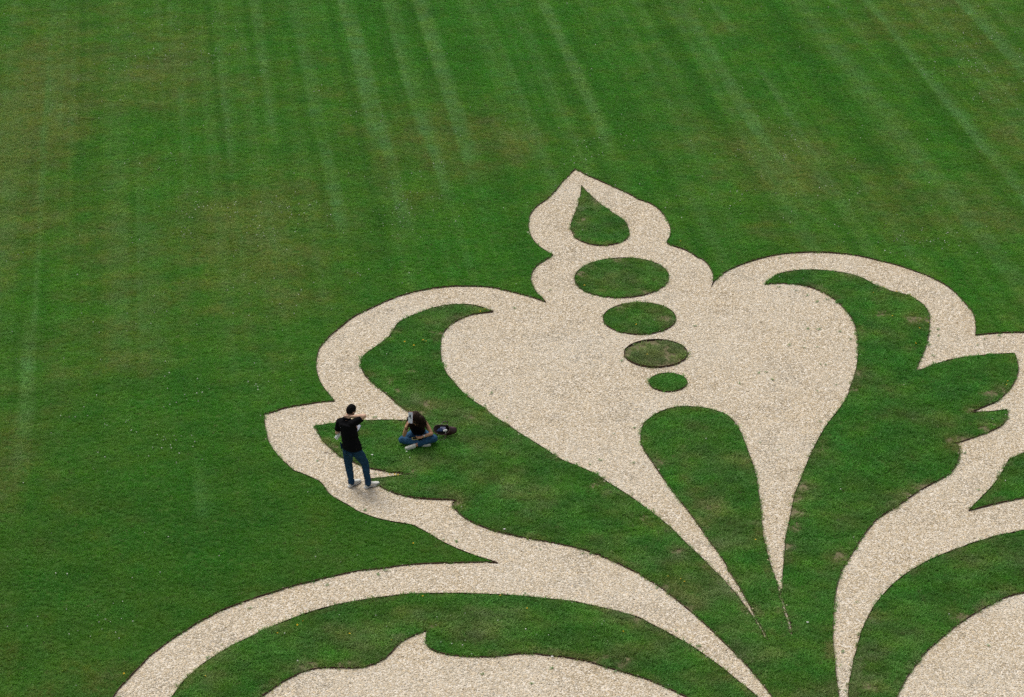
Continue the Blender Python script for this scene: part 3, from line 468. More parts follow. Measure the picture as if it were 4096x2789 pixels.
tag(o, 'loose pale crushed stones of the gravel ornament', 'gravel', None, 'stuff')

x, y = scatter(26.)
reg = region(x, y)
d = .35 + 17. * np.clip(blobs(CLOVER, x, y), 0, 1.6) * np.clip((fbm(x * 1.2, y * 1.2, octaves=3, s=71.) - .42) * 4.5, 0, 1)
keep = (reg != 1) & (RNG.random(x.shape) < d / 26.)
x, y = x[keep], y[keep]; n = len(x)
s = RNG.uniform(.7, 1.35, n)
tint = np.array([[.72, .74, .62]]) * RNG.uniform(.6, 1.15, (n, 1))
o = points_object('clover_flowers', np.c_[x, y, np.full(n, Z_TURF)], np.c_[RNG.normal(0, .2, n), RNG.normal(0, .2, n), RNG.uniform(0, 6, n)], np.c_[s, s, s], RNG.integers(0, 4, n), tint, NG_CLOVER)
tag(o, 'tiny white clover flowers speckling the lawn', 'flowers', None, 'stuff')

# ------------------------------------------------------------------ single small things: weeds, yellow flowers, scraps, a stick
M_WEED = mat_plain('weed_leaf', (.16, .27, .075), .6, (.10, .19, .06), 30.)
M_YELLOW = mat_plain('yellow_petal', (.75, .52, .02), .6, (.65, .42, .01), 80.)
M_STEM = mat_plain('flower_stem', (.06, .13, .03), .6)
M_WHITE = mat_plain('white_paper', (.75, .74, .70), .7, (.65, .64, .6), 20.)
M_TWIG = mat_plain('twig_bark', (.16, .10, .075), .85, (.09, .055, .04), 60.)
def weed_mesh(seed):
    rr = random.Random(seed); vs, fs = [], []
    for b in range(rr.randint(14, 22)):
        a = rr.uniform(0, 6.283); L = rr.uniform(.03, .085); w = L * rr.uniform(.06, .13); up = rr.uniform(.15, .8) * L * .6
        ox, oy = rr.gauss(0, .018), rr.gauss(0, .014); c, s = math.cos(a), math.sin(a); k = len(vs)
        for t, ww, hh in ((0, .3, 0), (.35, 1, .7), (.7, .8, 1.), (1, .05, .75)):
            for sg in (-1, 1): vs.append((ox + c * L * t - s * w * ww * sg, oy + s * L * t + c * w * ww * sg, .006 + up * hh))
        for q in range(3): fs.append((k + 2 * q, k + 2 * q + 1, k + 2 * q + 3, k + 2 * q + 2))
    me = bpy.data.meshes.new('weed'); me.from_pydata(vs, [], fs); return me
weed_meshes = [weed_mesh(i) for i in range(5)]
for i, (wx, wy) in enumerate(WEEDS):
    o = link('weed', weed_meshes[i % 5], M_WEED); o.location = (wx, wy, .008)
    o.rotation_euler.z = random.uniform(0, 6.28); k = random.uniform(.35, .8); o.scale = (k, k, k)
    tag(o, 'small green weed sprouting between the pale gravel stones', 'weed', 'weeds in the gravel')
def yellow_mesh():
    bm = bmesh.new()
    for k in range(9):
        a = k * 6.283 / 9
        q = [bm.verts.new(V((math.cos(a + d) * r, math.sin(a + d) * r, z))) for d, r, z in ((-.12, .003, .05), (-.3, .015, .055), (.3, .015, .055), (.12, .003, .05))]
        bm.faces.new(q)
    bmesh.ops.create_icosphere(bm, subdivisions=1, radius=.006, matrix=Matrix.Translation((0, 0, .052)))
    return from_bm(bm, 'petals')
def stem_mesh():
    bm = bmesh.new(); bmesh.ops.create_cone(bm, segments=5, radius1=.002, radius2=.0015, depth=.05, cap_ends=True, matrix=Matrix.Translation((0, 0, .025)))
    return from_bm(bm, 'stem')
ym, sm = yellow_mesh(), stem_mesh()
for i, (wx, wy) in enumerate(YELLOW):
    r = empty('yellow_flower', (wx, wy, Z_TURF - .01)); r.rotation_euler = (random.gauss(0, .25), random.gauss(0, .25), random.uniform(0, 6)); k = random.uniform(.8, 1.25); r.scale = (k, k, k)
    link('petals', ym, M_YELLOW, r); link('stem', sm, M_STEM, r)
    tag(r, 'tiny yellow wildflower on a short stem in the grass', 'flower', 'yellow wildflowers')
SCRAP_LABEL = ['small white scrap on the grass beside the standing man', 'small white scrap on the grass in front of the seated woman', 'white stone on the grass near the wavy edge right of the lower lobe',
               'white stone lying in the broad grass band at the bottom', 'white stone on grass in the right leaf, low on its stem']
for i, (wx, wy) in enumerate(SCRAPS):
    bm = bmesh.new(); bmesh.ops.create_icosphere(bm, subdivisions=2, radius=.017)
    for v in bm.verts: v.co = V((v.co.x * 1.3, v.co.y, v.co.z * .6)) * random.uniform(.85, 1.12)
    stone = i >= 2
    o = link('stone' if stone else 'paper_scrap', from_bm(bm, 'scrap'), M_WHITE); o.location = (wx, wy, Z_TURF + .03)
    tag(o, SCRAP_LABEL[i], 'stone' if stone else 'scrap')

# ------------------------------------------------------------------ solid shapes for figures
def tube(bm, pts, radii, seg=12):
    """a round tapering tube through pts with rounded ends"""
    pts = [V(p) for p in pts]; rings = []
    n = len(pts)
    stations = []
    d0 = (pts[1] - pts[0]).normalized(); d1 = (pts[-1] - pts[-2]).normalized()
    for a in (80, 50, 25): stations.append((pts[0] - d0 * radii[0] * math.sin(math.radians(a)), radii[0] * math.cos(math.radians(a)), d0))
    for i in range(n):
        d = d0 if i == 0 else d1 if i == n - 1 else ((pts[i + 1] - pts[i]).normalized() + (pts[i] - pts[i - 1]).normalized()).normalized()
        stations.append((pts[i], radii[i], d))
    for a in (25, 50, 80): stations.append((pts[-1] + d1 * radii[-1] * math.sin(math.radians(a)), radii[-1] * math.cos(math.radians(a)), d1))
    ref = V((.31, .52, .79))
    u = None
    for p, r, d in stations:
        if u is None: u = d.cross(ref).normalized()
        u = (u - d * u.dot(d)).normalized(); w = d.cross(u)
        rings.append([bm.verts.new(p + (u * math.cos(k * 6.28318 / seg) + w * math.sin(k * 6.28318 / seg)) * r) for k in range(seg)])
    for a, b in zip(rings, rings[1:]):
        for k in range(seg): bm.faces.new((a[k], a[(k + 1) % seg], b[(k + 1) % seg], b[k]))
    bm.faces.new(rings[0][::-1]); bm.faces.new(rings[-1])
def ball(bm, c, ax, dims, sub=3):
    """an ellipsoid with axes ax (three unit vectors) and half sizes dims"""
    M = Matrix.Identity(4)
    for j in range(3):
        for i in range(3): M[i][j] = ax[j][i] * dims[j]
    M.translation = V(c); bmesh.ops.create_icosphere(bm, subdivisions=sub, radius=1., matrix=M)
def loft(bm, secs, seg=24, p=2.4):
    """closed solid through sections (centre, half-axis u, half-axis v), superelliptic"""
    rings = []
    for c, u, v in secs:
        ring = []
        for k in range(seg):
            a = k * 6.28318 / seg; ca, sa = math.cos(a), math.sin(a)
            ring.append(bm.verts.new(V(c) + V(u) * math.copysign(abs(ca) ** (2 / p), ca) + V(v) * math.copysign(abs(sa) ** (2 / p), sa)))
        rings.append(ring)
    for a, b in zip(rings, rings[1:]):
        for k in range(seg): bm.faces.new((a[k], a[(k + 1) % seg], b[(k + 1) % seg], b[k]))
    bm.faces.new(rings[0][::-1]); bm.faces.new(rings[-1])
    return rings
def fuse(bm, name, voxel=.006, it=4, warp=None):
    """one continuous skin round all the solids in bm"""
    bmesh.ops.recalc_face_normals(bm, faces=bm.faces)
    me = from_bm(bm, name); o = bpy.data.objects.new('tmp', me); COL.objects.link(o)
    m = o.modifiers.new('r', 'REMESH'); m.mode = 'VOXEL'; m.voxel_size = voxel
    if it: s = o.modifiers.new('s', 'SMOOTH'); s.factor = .5; s.iterations = it
    dg = bpy.context.evaluated_depsgraph_get(); dg.update()
    out = bpy.data.meshes.new_from_object(o.evaluated_get(dg)); out.name = name
    bpy.data.objects.remove(o)
    if warp:
        n = len(out.vertices); co = np.empty(n * 3, np.float32); out.vertices.foreach_get('co', co); co = co.reshape(-1, 3)
        no = np.empty(n * 3, np.float32); out.vertex_normals.foreach_get('vector', no); no = no.reshape(-1, 3)
        out.vertices.foreach_set('co', (co + no * warp(co.astype(float))[:, None]).astype(np.float32).ravel())
    return out
def folds(axis_stretch=(6., 6., 26.), amp=.006, s=0.):
    def w(c):
        a = fbm(c[:, 0] * axis_stretch[0], c[:, 1] * axis_stretch[1], c[:, 2] * axis_stretch[2], octaves=3, s=s)
        return (np.abs(a - .5) * -4 + .45) * amp
    return w
def hand(bm, w, d, nrm, side, curl=.5, spread=.1, k=1.):
    """palm, four unequal fingers bent towards nrm and a thumb leaving the side of the palm"""
    w, d = V(w), V(d).normalized(); nrm = V(nrm); nrm = (nrm - d * nrm.dot(d)).normalized(); t = d.cross(nrm) * side
    for i in range(4):
        o = (1.5 - i) * .0185 * k
        tube(bm, [w + t * o * .55 + d * .005, w + d * .085 * k + t * o], [.0125 * k, .0115 * k], 8)
        L = (.070, .078, .072, .056)[i] * k; p = w + d * .088 * k + t * o; a = 0.; pts = [p]
        fd = (d + t * spread * (1.5 - i) / 1.5).normalized()
        for q in (.48, .30, .22):
            a += curl * (.75, 1., .7)[len(pts) - 1]
            p = p + (fd * math.cos(a) + nrm * math.sin(a)) * L * q; pts.append(p)
        tube(bm, pts, [.0095 * k, .0088 * k, .008 * k, .0068 * k], 8)
    b = w + d * .028 * k + t * .026 * k
    p1 = b + (d * .55 + t * .75 + nrm * .35).normalized() * .036 * k; p2 = p1 + (d * .85 + t * .15 + nrm * .5).normalized() * .03 * k
    tube(bm, [w + d * .015 + t * .01, b, p1, p2], [.013 * k, .0125 * k, .0105 * k, .008 * k], 8)
def torus(bm, c, axis, R, r, seg=20, sq=1.):
    axis = V(axis).normalized(); u = axis.orthogonal().normalized(); w = axis.cross(u); rings = []
    for k in range(seg):
        a = k * 6.28318 / seg; e = u * math.cos(a) + w * math.sin(a)
        rings.append([bm.verts.new(V(c) + e * (R + r * math.cos(b * 1.0472)) + axis * r * sq * math.sin(b * 1.0472)) for b in range(6)])
    for k in range(seg):
        A, B = rings[k], rings[(k + 1) % seg]
        for j in range(6): bm.faces.new((A[j], B[j], B[(j + 1) % 6], A[(j + 1) % 6]))

M_SKIN = mat_plain('skin_light', (.64, .40, .285), .5, (.55, .33, .23), 18., 0., .35)
M_SKIN2 = mat_plain('skin_tan', (.47, .255, .15), .5, (.39, .20, .115), 18., 0., .35)
M_BLACK = mat_plain('black_cotton', (.0065, .0065, .0075), .95, (.004, .004, .005), 120., .2, .08)
M_HAIR = mat_plain('black_hair', (.006, .005, .005), .8, (.003, .003, .003), 90., .4, .12)
M_HAIR2 = mat_plain('brown_hair', (.042, .023, .013), .75, (.016, .009, .006), 50., .4, .15)
M_JEAN = mat_plain('dark_denim', (.018, .060, .118), .9, (.010, .033, .070), 22., .3, .12)
M_JEAN2 = mat_plain('blue_denim', (.038, .108, .205), .9, (.018, .060, .12), 18., .3, .12)
M_SHOE = mat_plain('pale_grey_mesh', (.70, .69, .64), .8, (.60, .59, .55), 60., .2)
M_SOLE = mat_plain('white_rubber', (.62, .62, .60), .6, (.5, .5, .49), 30.)
M_SOLED = mat_plain('dark_grey_rubber', (.07, .075, .10), .6)
M_CANVAS = mat_plain('cream_canvas', (.70, .69, .60), .8, (.58, .57, .5), 50.)
M_EYE = mat_plain('dark_eye', (.02, .015, .012), .2)
M_GLASSES = mat_plain('black_plastic', (.008, .008, .009), .25, None, 30., 0., .5)
M_SILVER = mat_plain('silver_metal', (.62, .62, .63), .3, (.5, .5, .5), 30.); M_SILVER.node_tree.nodes['Principled BSDF'].inputs['Metallic'].default_value = .6
UP = V((0, 0, 1))

# ------------------------------------------------------------------ the standing man, seen from behind
def build_man(loc):
    root = empty('person', loc)
    tag(root, 'standing person in black polo and dark jeans, hand on neck, head bowed over a phone', 'person')
    f, r = V((.66, .75, 0)), V((.75, -.66, 0))
    pelvis, waist, chest, neck = V((-.155, .01, .86)), V((-.185, .02, 1.06)), V((-.215, .05, 1.25)), V((-.232, .075, 1.392))
    C = V((-.145, .125, 1.542)); pt = math.radians(38)
    hu, hf = UP * math.cos(pt) + f * math.sin(pt), f * math.cos(pt) - UP * math.sin(pt)
    shL, elL, wrL = V((-.375, .165, 1.285)), V((-.430, .165, 1.055)), V((-.175, .30, 1.03))
    shR, elR, wrR = V((-.085, -.055, 1.375)), V((.112, -.10, 1.545)), V((-.150, .015, 1.478))
    legs = [(V((-.225, .065, .83)), V((-.228, .075, .435)), V((-.172, -.02, .085)), V((.62, .785, 0))), (V((-.080, -.05, .83)), V((.092, .01, .475)), V((.150, -.075, .085)), V((.82, .57, 0)))]
    # --- body: one skin
    bm = bmesh.new()
    ball(bm, C, (r, hf, hu), (.071, .088, .103)); ball(bm, C + hf * .03 - hu * .060, (r, hf, hu), (.052, .058, .055))
    ball(bm, C + hf * .098 - hu * .018, (r, hf, hu), (.014, .020, .028), 2)
    for s in (1, -1): ball(bm, C + r * .074 * s - hu * .012 - hf * .005, (r, hf, hu), (.012, .022, .034), 2)
    ball(bm, C + hf * .085 - hu * .062, (r, hf, hu), (.025, .010, .010), 2)
    tube(bm, [neck - UP * .03, neck + (C - neck) * .55], [.064, .058])
    loft(bm, [(pelvis - UP * .06, r * .15, f * .10), (pelvis + UP * .04, r * .155, f * .105), (waist, r * .135, f * .095), (chest, r * .16, f * .11), (chest + UP * .09, r * .135, f * .07), (neck - UP * .02, r * .06, f * .05)])
    tube(bm, [chest + UP * .09 - r * .05, shL, (shL + elL) / 2, elL], [.06, .056, .047, .040]); tube(bm, [elL, elL.lerp(wrL, .3), wrL], [.040, .040, .026])
    tube(bm, [chest + UP * .09 + r * .05, shR, (shR + elR) / 2, elR], [.06, .058, .048, .040]); tube(bm, [elR, elR.lerp(wrR, .3), wrR], [.040, .041, .027])
    nape = neck + UP * .045 - f * .052
    hand(bm, wrR, nape - wrR + V((-.04, .02, -.012)), (nape + f * .1) - wrR, -1, .32, .12, 1.02)
    hand(bm, wrL, V((.9, .25, .1)), V((.1, .2, 1.)), 1, .75, .05)
    for h, k, a, toe in legs:
        tube(bm, [h, h.lerp(k, .5), k, k.lerp(a, .35), a], [.082, .072, .054, .054, .038]); tube(bm, [a - UP * .02, a + toe * .11 - UP * .05], [.036, .03])
    link('body', fuse(bm, 'body', .0045, 2), M_SKIN, root, True)
    # --- hair: short dense curls, and the beard
    bm = bmesh.new()
    ball(bm, C - hf * .020 + hu * .018, (r, hf, hu), (.080, .090, .103)); ball(bm, C - hf * .055 - hu * .045, (r, hf, hu), (.055, .035, .04))
    for k in range(380):
        a, b = random.uniform(0, 6.283), random.uniform(-.75, 1.)
        q = math.sqrt(max(0, 1 - b * b)); e = r * q * math.cos(a) + hf * q * math.sin(a)
        if (hf.dot(e) > .75 and b < .55) or (b < -.2 and hf.dot(e) > -.35): continue
        p = C - hf * .020 + hu * .018 + r * .082 * q * math.cos(a) + hf * .092 * q * math.sin(a) + hu * .105 * b
        ball(bm, p, (r, hf, hu), (.0105,) * 3, 1)
    h = link('hair', fuse(bm, 'hair', .0045, 1), M_HAIR, root, True)
    bm = bmesh.new(); ball(bm, C + hf * .048 - hu * .088, (r, hf, hu), (.058, .062, .045))
    for s in (1, -1): ball(bm, C + hf * .02 + r * .06 * s - hu * .06, (r, hf, hu), (.018, .035, .045))
    link('beard', fuse(bm, 'beard', .006, 2), M_HAIR, root, True)
    for s in (1, -1):
        bm = bmesh.new(); ball(bm, C + hf * .086 + r * .032 * s + hu * .012, (r, hf, hu), (.012, .008, .008), 2); link('eye', from_bm(bm, 'eye'), M_EYE, root, True)
    # --- polo shirt
    bm = bmesh.new()
    hem = V((-.150, .0, .815))
    loft(bm, [(hem + UP * .0 + r * .012, r * .200, f * .155), (hem + UP * .08 + r * .008, r * .198, f * .155), (waist - UP * .03, r * .172, f * .130), (waist + UP * .08, r * .176, f * .130), (chest, r * .188, f * .132), (chest + UP * .075, r * .185, f * .128), (neck - UP * .045, r * .140, f * .105), (neck - UP * .005, r * .078, f * .076)])
    tube(bm, [chest + UP * .085 - r * .08, shL, shL.lerp(elL, .62)], [.075, .077, .070]); tube(bm, [chest + UP * .085 + r * .08, shR, shR.lerp(elR, .60)], [.080, .080, .069])
    shirt = link('shirt', fuse(bm, 'shirt', .007, 5, folds((7, 7, 11), .010, 2.)), M_BLACK, root, True)
    bm = bmesh.new(); torus(bm, neck + UP * .012, UP * .9 + f * .35, .068, .014, 24, 1.9); link('collar', from_bm(bm, 'collar'), M_BLACK, shirt, True)
    bm = bmesh.new()
    loft(bm, [(V((-.362, .03, .915)), V((.008, .008, 0)), V((.0, .004, 0))), (V((-.345, .025, .86)), V((.022, .012, 0)), V((.004, .010, 0))), (V((-.318, .015, .79)), V((.030, .02, 0)), V((.006, .012, 0)))], 12)
    link('shirt_tail', from_bm(bm, 'shirt_tail'), M_JEAN, shirt, True)
    # --- jeans
    bm = bmesh.new()
    loft(bm, [(pelvis - UP * .10, r * .150, f * .110), (pelvis - UP * .02, r * .160, f * .122), (pelvis + UP * .04, r * .150, f * .110)])
    for h, k, a, toe in legs:
        a2 = a + UP * .005 - toe * .008
        tube(bm, [h - UP * .035, h.lerp(k, .5), k, k.lerp(a, .4), k.lerp(a, .85), a2], [.106, .098, .076, .068, .058, .064])
    j = link('jeans', fuse(bm, 'jeans', .006, 4, folds((9, 9, 30), .011, 5.)), M_JEAN, root, True)
    for s, name in ((1, 'back_pocket'), (-1, 'back_pocket')):
        bm = bmesh.new(); c = pelvis - UP * .135 - f * .112 + r * .080 * s
        loft(bm, [(c - UP * .06 + f * .012, r * .044, f * .010), (c + UP * .045, r * .052, f * .012)], 12, 5.); link(name, from_bm(bm, name), M_JEAN, j, True)
    # --- trainers
    for h, k, a, toe in legs:
        b = V((a.x, a.y, 0)) - toe * .055; sd = V((toe.y, -toe.x, 0)) * 1.12; toe = toe * 1.10
        bm = bmesh.new()
        loft(bm, [(b + UP * .055 - toe * .012, sd * .026, UP * .030), (b + UP * .062 + toe * .03, sd * .036, UP * .042), (b + UP * .066 + toe * .09, sd * .038, UP * .042), (b + UP * .052 + toe * .16, sd * .044, UP * .030), (b + UP * .042 + toe * .225, sd * .044, UP * .021), (b + UP * .036 + toe * .268, sd * .026, UP * .013)], 16, 2.2)
        tube(bm, [b + UP * .07 + toe * .045, b + UP * .115 + toe * .045], [.040, .040])
        s = link('shoe', fuse(bm, 'shoe', .005, 3), M_SHOE, root, True)
        bm = bmesh.new()
        loft(bm, [(b + UP * .013 + toe * x, sd * w, UP * hh) for x, w, hh in ((-.030, .022, .013), (-.005, .036, .017), (.08, .037, .014), (.17, .047, .013), (.235, .045, .012), (.280, .022, .010))], 16, 4.)
        link('sole', from_bm(bm, 'sole'), M_SOLE, s, True)
        bm = bmesh.new(); loft(bm, [(b + UP * .012 + toe * .02, sd * .041, UP * .0075), (b + UP * .012 + toe * .115, sd * .046, UP * .0065)], 16, 4.)
        link('sole_arch', from_bm(bm, 'sole_arch'), M_SOLED, s, True)
    return root
MAN = V((-2.888, 44.05, 0.012)); build_man(MAN)

# things he holds: a phone and a bottle clamped under the left arm
def slab(name, c, ux, uy, un, w, h, t, mat, parent=None, p=6.):
    bm = bmesh.new(); ux, uy, un = [V(a).normalized() for a in (ux, uy, un)]
    loft(bm, [(V(c) - un * t / 2, ux * w / 2, uy * h / 2), (V(c) + un * t / 2, ux * w / 2, uy * h / 2)], 28, p)
    return link(name, from_bm(bm, name), mat, parent)
def frame_axes(n, up):
    n = V(n).normalized(); ux = V(up).cross(n).normalized(); return ux, n.cross(ux), n
ph = empty('phone', MAN + V((-.045, .335, 1.055)))
tag(ph, 'large phone with a bright screen held by the standing man at his chest', 'phone')
ax = frame_axes(V((-.35, -.62, .70)), V((.5, .45, 1.)))
M_SCREEN = mat_plain('phone_screen', (.62, .66, .74), .2, (.30, .34, .42), 14.)
slab('case', (0, 0, 0), *ax, .082, .165, .009, M_GLASSES, ph)
slab('screen', ax[2] * .0052, *ax, .072, .150, .0022, M_SCREEN, ph)
bo = empty('water_bottle', MAN + V((-.385, .155, 1.025)))
tag(bo, 'clear ribbed plastic bottle clamped under the standing man’s left arm', 'bottle')
m, nt, b = new_mat('clear_plastic'); b.inputs['Base Color'].default_value = (.86, .90, .92, 1); b.inputs['Roughness'].default_value = .15
b.inputs['Transmission Weight'].default_value = .55; b.inputs['IOR'].default_value = 1.3; M_PLASTIC = m
bd = V((-.105, -.085, -.10)).normalized()
bm = bmesh.new(); u = bd.orthogonal().normalized(); w = bd.cross(u); secs = []
for i in range(34):
    t = i / 33.; R = .037 + (.0022 if i % 4 < 2 else -.0012)
    if t < .12: R = .014 + .023 * (t / .12)
    if t > .97: R = .030
    secs.append((bd * (-.12 + .235 * t), u * R, w * R))
loft(bm, secs, 20, 2.)
link('bottle_body', from_bm(bm, 'bottle_body'), M_PLASTIC, bo, True)
bm = bmesh.new(); loft(bm, [(bd * -.138, u * .016, w * .016), (bd * -.120, u * .016, w * .016)], 16, 2.); link('cap', from_bm(bm, 'cap'), mat_plain('blue_cap', (.05, .16, .4), .4), bo)

# ------------------------------------------------------------------ the seated woman, facing us
def build_woman(loc):
    root = empty('person', loc)
    tag(root, 'person with long curly hair sitting cross-legged on the grass in black top and blue jeans', 'person')
    f = V((-.12, -.99, 0)); r = V((-.99, .12, 0))           # r: her right hand side
    pelvis, belly, chest, neck = V((.0, .17, .10)), V((-.005, .11, .22)), V((-.02, .01, .355)), V((-.03, -.06, .455))
    fd = V((-.30, -.95, 0)).normalized(); pt = math.radians(42); C = V((-.055, -.155, .605))
    hu, hf = UP * math.cos(pt) + fd * math.sin(pt), fd * math.cos(pt) - UP * math.sin(pt); hr = hf.cross(hu)
    shR, elR, wrR = V((-.185, .0, .435)), V((-.262, -.215, .262)), V((-.212, -.275, .475))
    shL, elL, wrL = V((.150, .03, .405)), V((.272, -.10, .235)), V((.095, -.285, .262))
    hipR, knR, anR, toR = V((-.10, .14, .10)), V((-.305, -.135, .115)), V((.07, -.205, .060)), V((.225, -.165, .045))
    hipL, knL, anL, toL = V((.10, .14, .10)), V((.318, -.095, .125)), V((-.060, -.265, .058)), V((-.215, -.315, .045))
    bm = bmesh.new()
    ball(bm, C, (hr, hf, hu), (.069, .086, .102)); ball(bm, C + hf * .03 - hu * .06, (hr, hf, hu), (.044, .050, .050))
    ball(bm, C + hf * .090 - hu * .018, (hr, hf, hu), (.011, .016, .024), 2); ball(bm, C + hf * .080 - hu * .058, (hr, hf, hu), (.022, .009, .010), 2)
    for s in (1, -1): ball(bm, C + hr * .070 * s - hu * .012, (hr, hf, hu), (.010, .020, .030), 2)
    tube(bm, [neck - UP * .02, neck + (C - neck) * .55], [.050, .046])
    loft(bm, [(pelvis - UP * .06, r * .15, f * .12), (pelvis + UP * .03, r * .15, f * .12), (belly, r * .115, f * .09), (chest, r * .13, f * .10), (chest + UP * .07 + f * .03, r * .125, f * .075), (neck, r * .055, f * .05)])
    for s, e, w in ((shR, elR, wrR), (shL, elL, wrL)):
        tube(bm, [chest + UP * .06, s, s.lerp(e, .5), e], [.05, .050, .043, .036]); tube(bm, [e, e.lerp(w, .3), w], [.036, .036, .0235])
    hand(bm, wrR, V((.28, -.05, .95)), V((.8, .35, -.1)), 1, .42, .12, .92)
    hand(bm, wrL, V((-.93, -.32, -.06)), V((-.1, -.2, .9)), -1, .55, .10, .92)
    for h, k, a, t in ((hipR, knR, anR, toR), (hipL, knL, anL, toL)):
        tube(bm, [h, h.lerp(k, .5), k, k.lerp(a, .4), a], [.080, .068, .052, .048, .033]); tube(bm, [a, a.lerp(t, .9)], [.031, .014])
    link('body', fuse(bm, 'body', .0045, 2), M_SKIN2, root, True)
    # hair: a mass over the crown falling to her left shoulder, then loose curls
    bm = bmesh.new()
    for c, d in ((C - hf * .022 + hu * .028, (.092, .100, .108)), (C - hf * .06 - hu * .01, (.098, .085, .105)), (V((.065, -.10, .55)), (.072, .075, .095)), (V((.105, -.075, .475)), (.058, .065, .075)),
                 (V((.02, -.02, .52)), (.10, .06, .09)), (V((-.165, -.13, .555)), (.042, .055, .075)), (V((-.150, -.135, .475)), (.034, .045, .06)), (V((.09, -.135, .43)), (.035, .035, .06)), (V((.035,-.165,.60)),(.07,.06,.075))):
        ball(bm, c, (hr, hf, hu) if d[0] > .09 else (V((1, 0, 0)), V((0, 1, 0)), UP), d)
    base = fuse(bm, 'hair', .007, 2, lambda c: (fbm(c[:, 0] * 26, c[:, 1] * 26, c[:, 2] * 14, octaves=3) - .5) * .034)
    bm = bmesh.new(); bm.from_mesh(base); bm.verts.ensure_lookup_table(); vs = [(v.co.copy(), v.normal.copy()) for v in bm.verts]
    rr = random.Random(4)
    for k in range(1300):
        p, nn = rr.choice(vs)
        if nn.dot(hf) > .75 and (p - C).dot(hf) > .06: continue
        L = rr.uniform(.04, .115); ph0 = rr.uniform(0, 6.28); R = rr.uniform(.003, .009); turns = rr.uniform(1.5, 3.2); pts = []
        out = nn * rr.uniform(.15, .9); dn = (V((rr.gauss(.12, .3), rr.gauss(0, .25), -1))).normalized(); u = dn.orthogonal().normalized(); w = dn.cross(u)
        for q in range(12):
            t = q / 11; pts.append(p - nn * .006 + out * L * t * (1 - .45 * t) * .75 + dn * L * t * t * .95 + (u * math.cos(ph0 + turns * 6.28 * t) + w * math.sin(ph0 + turns * 6.28 * t)) * R * min(1, t * 4))
        tube(bm, pts, [.0030 - .0015 * q / 11 for q in range(12)], 4)
    link('hair', from_bm(bm, 'hair'), M_HAIR2, root, True)
    # sunglasses
    bm = bmesh.new()
    for s in (1, -1): ball(bm, C + hf * .092 + hr * .033 * s + hu * .010, (hr, hf, hu), (.027, .008, .020), 2)
    tube(bm, [C + hf * .098 + hr * .02 + hu * .015, C + hf * .098 - hr * .02 + hu * .015], [.004, .004], 6)
    for s in (1, -1): tube(bm, [C + hf * .088 + hr * .056 * s + hu * .012, C + hr * .074 * s + hu * .008], [.004, .004], 6)
    link('sunglasses', from_bm(bm, 'sunglasses'), M_GLASSES, root, True)
    # black sleeveless top
    bm = bmesh.new()
    loft(bm, [(belly - UP * .075 + V((0, .02, 0)), r * .150, f * .118), (belly, r * .136, f * .110), (chest - UP * .03, r * .146, f * .122), (chest + UP * .03 + f * .02, r * .142, f * .105), (chest + UP * .075 + f * .03, r * .115, f * .078), (chest + UP * .10 + f * .04, r * .080, f * .055)])
    link('top', fuse(bm, 'top', .007, 4, folds((10, 10, 14), .008, 3.)), M_BLACK, root, True)
    # jeans
    bm = bmesh.new(); ball(bm, pelvis + V((0, 0, -.012)), (V((1, 0, 0)), V((0, 1, 0)), UP), (.175, .14, .112))
    for h, k, a in ((hipR, knR, knR.lerp(anR, .80)), (hipL, knL, knL.lerp(anL, .76))):
        tube(bm, [h, h.lerp(k, .5), k], [.094, .082, .074]); tube(bm, [k, k.lerp(a, .5), a], [.074, .063, .057])
    link('jeans', fuse(bm, 'jeans', .006, 4, folds((16, 16, 16), .010, 7.)), M_JEAN2, root, True)
    # canvas shoes
    for a, t, sc in ((anL, toL, 1.), (anR, toR, .95)):
        d = (t - a).normalized(); sd = UP.cross(d).normalized(); n2 = d.cross(sd); b = a - n2 * .012 - d * .02
        bm = bmesh.new()
        loft(bm, [(b + d * x, sd * w * sc, n2 * hh * sc) for x, w, hh in ((.012, .036, .042), (.05, .040, .043), (.10, .043, .037), (.16, .043, .028), (.20, .030, .018), (.213, .012, .008))], 16, 2.2)
        s = link('shoe', fuse(bm, 'shoe', .005, 2), M_CANVAS, root, True)
        bm = bmesh.new(); loft(bm, [(b + d * x - n2 * .024, sd * w, n2 * .010) for x, w in ((.022, .026), (.06, .037), (.12, .042), (.17, .043), (.218, .015))], 16, 4.)
        link('sole', from_bm(bm, 'sole'), M_SOLE, s, True)
    bm = bmesh.new(); loft(bm, [(anL + (toL - anL).normalized() * x, UP.cross(toL - anL).normalized() * .037, UP * .037) for x in (-.018, .03)], 16); link('sock', fuse(bm, 'sock', .005, 2), M_WHITE, root, True)
    bm = bmesh.new(); torus(bm, wrR - (wrR - elR).normalized() * .035, wrR - elR, .031, .0045, 20, 1.6); link('bracelet', from_bm(bm, 'bracelet'), M_HAIR, root, True)
    dw = (wrL - elL).normalized(); cw = wrL - dw * .03
    bm = bmesh.new(); torus(bm, cw, dw, .028, .004, 20, 2.4); wt = link('wristwatch', from_bm(bm, 'wristwatch'), M_SILVER, root, True)
    nv = (V((.1, -.6, .8)) - dw * V((.1, -.6, .8)).dot(dw)).normalized(); slab('watch_face', cw + nv * .031, dw, dw.cross(nv), nv, .030, .030, .008, M_SILVER, wt, 2.)
    return root
WOM = V((-1.8467, 45.775, .030)); build_woman(WOM)

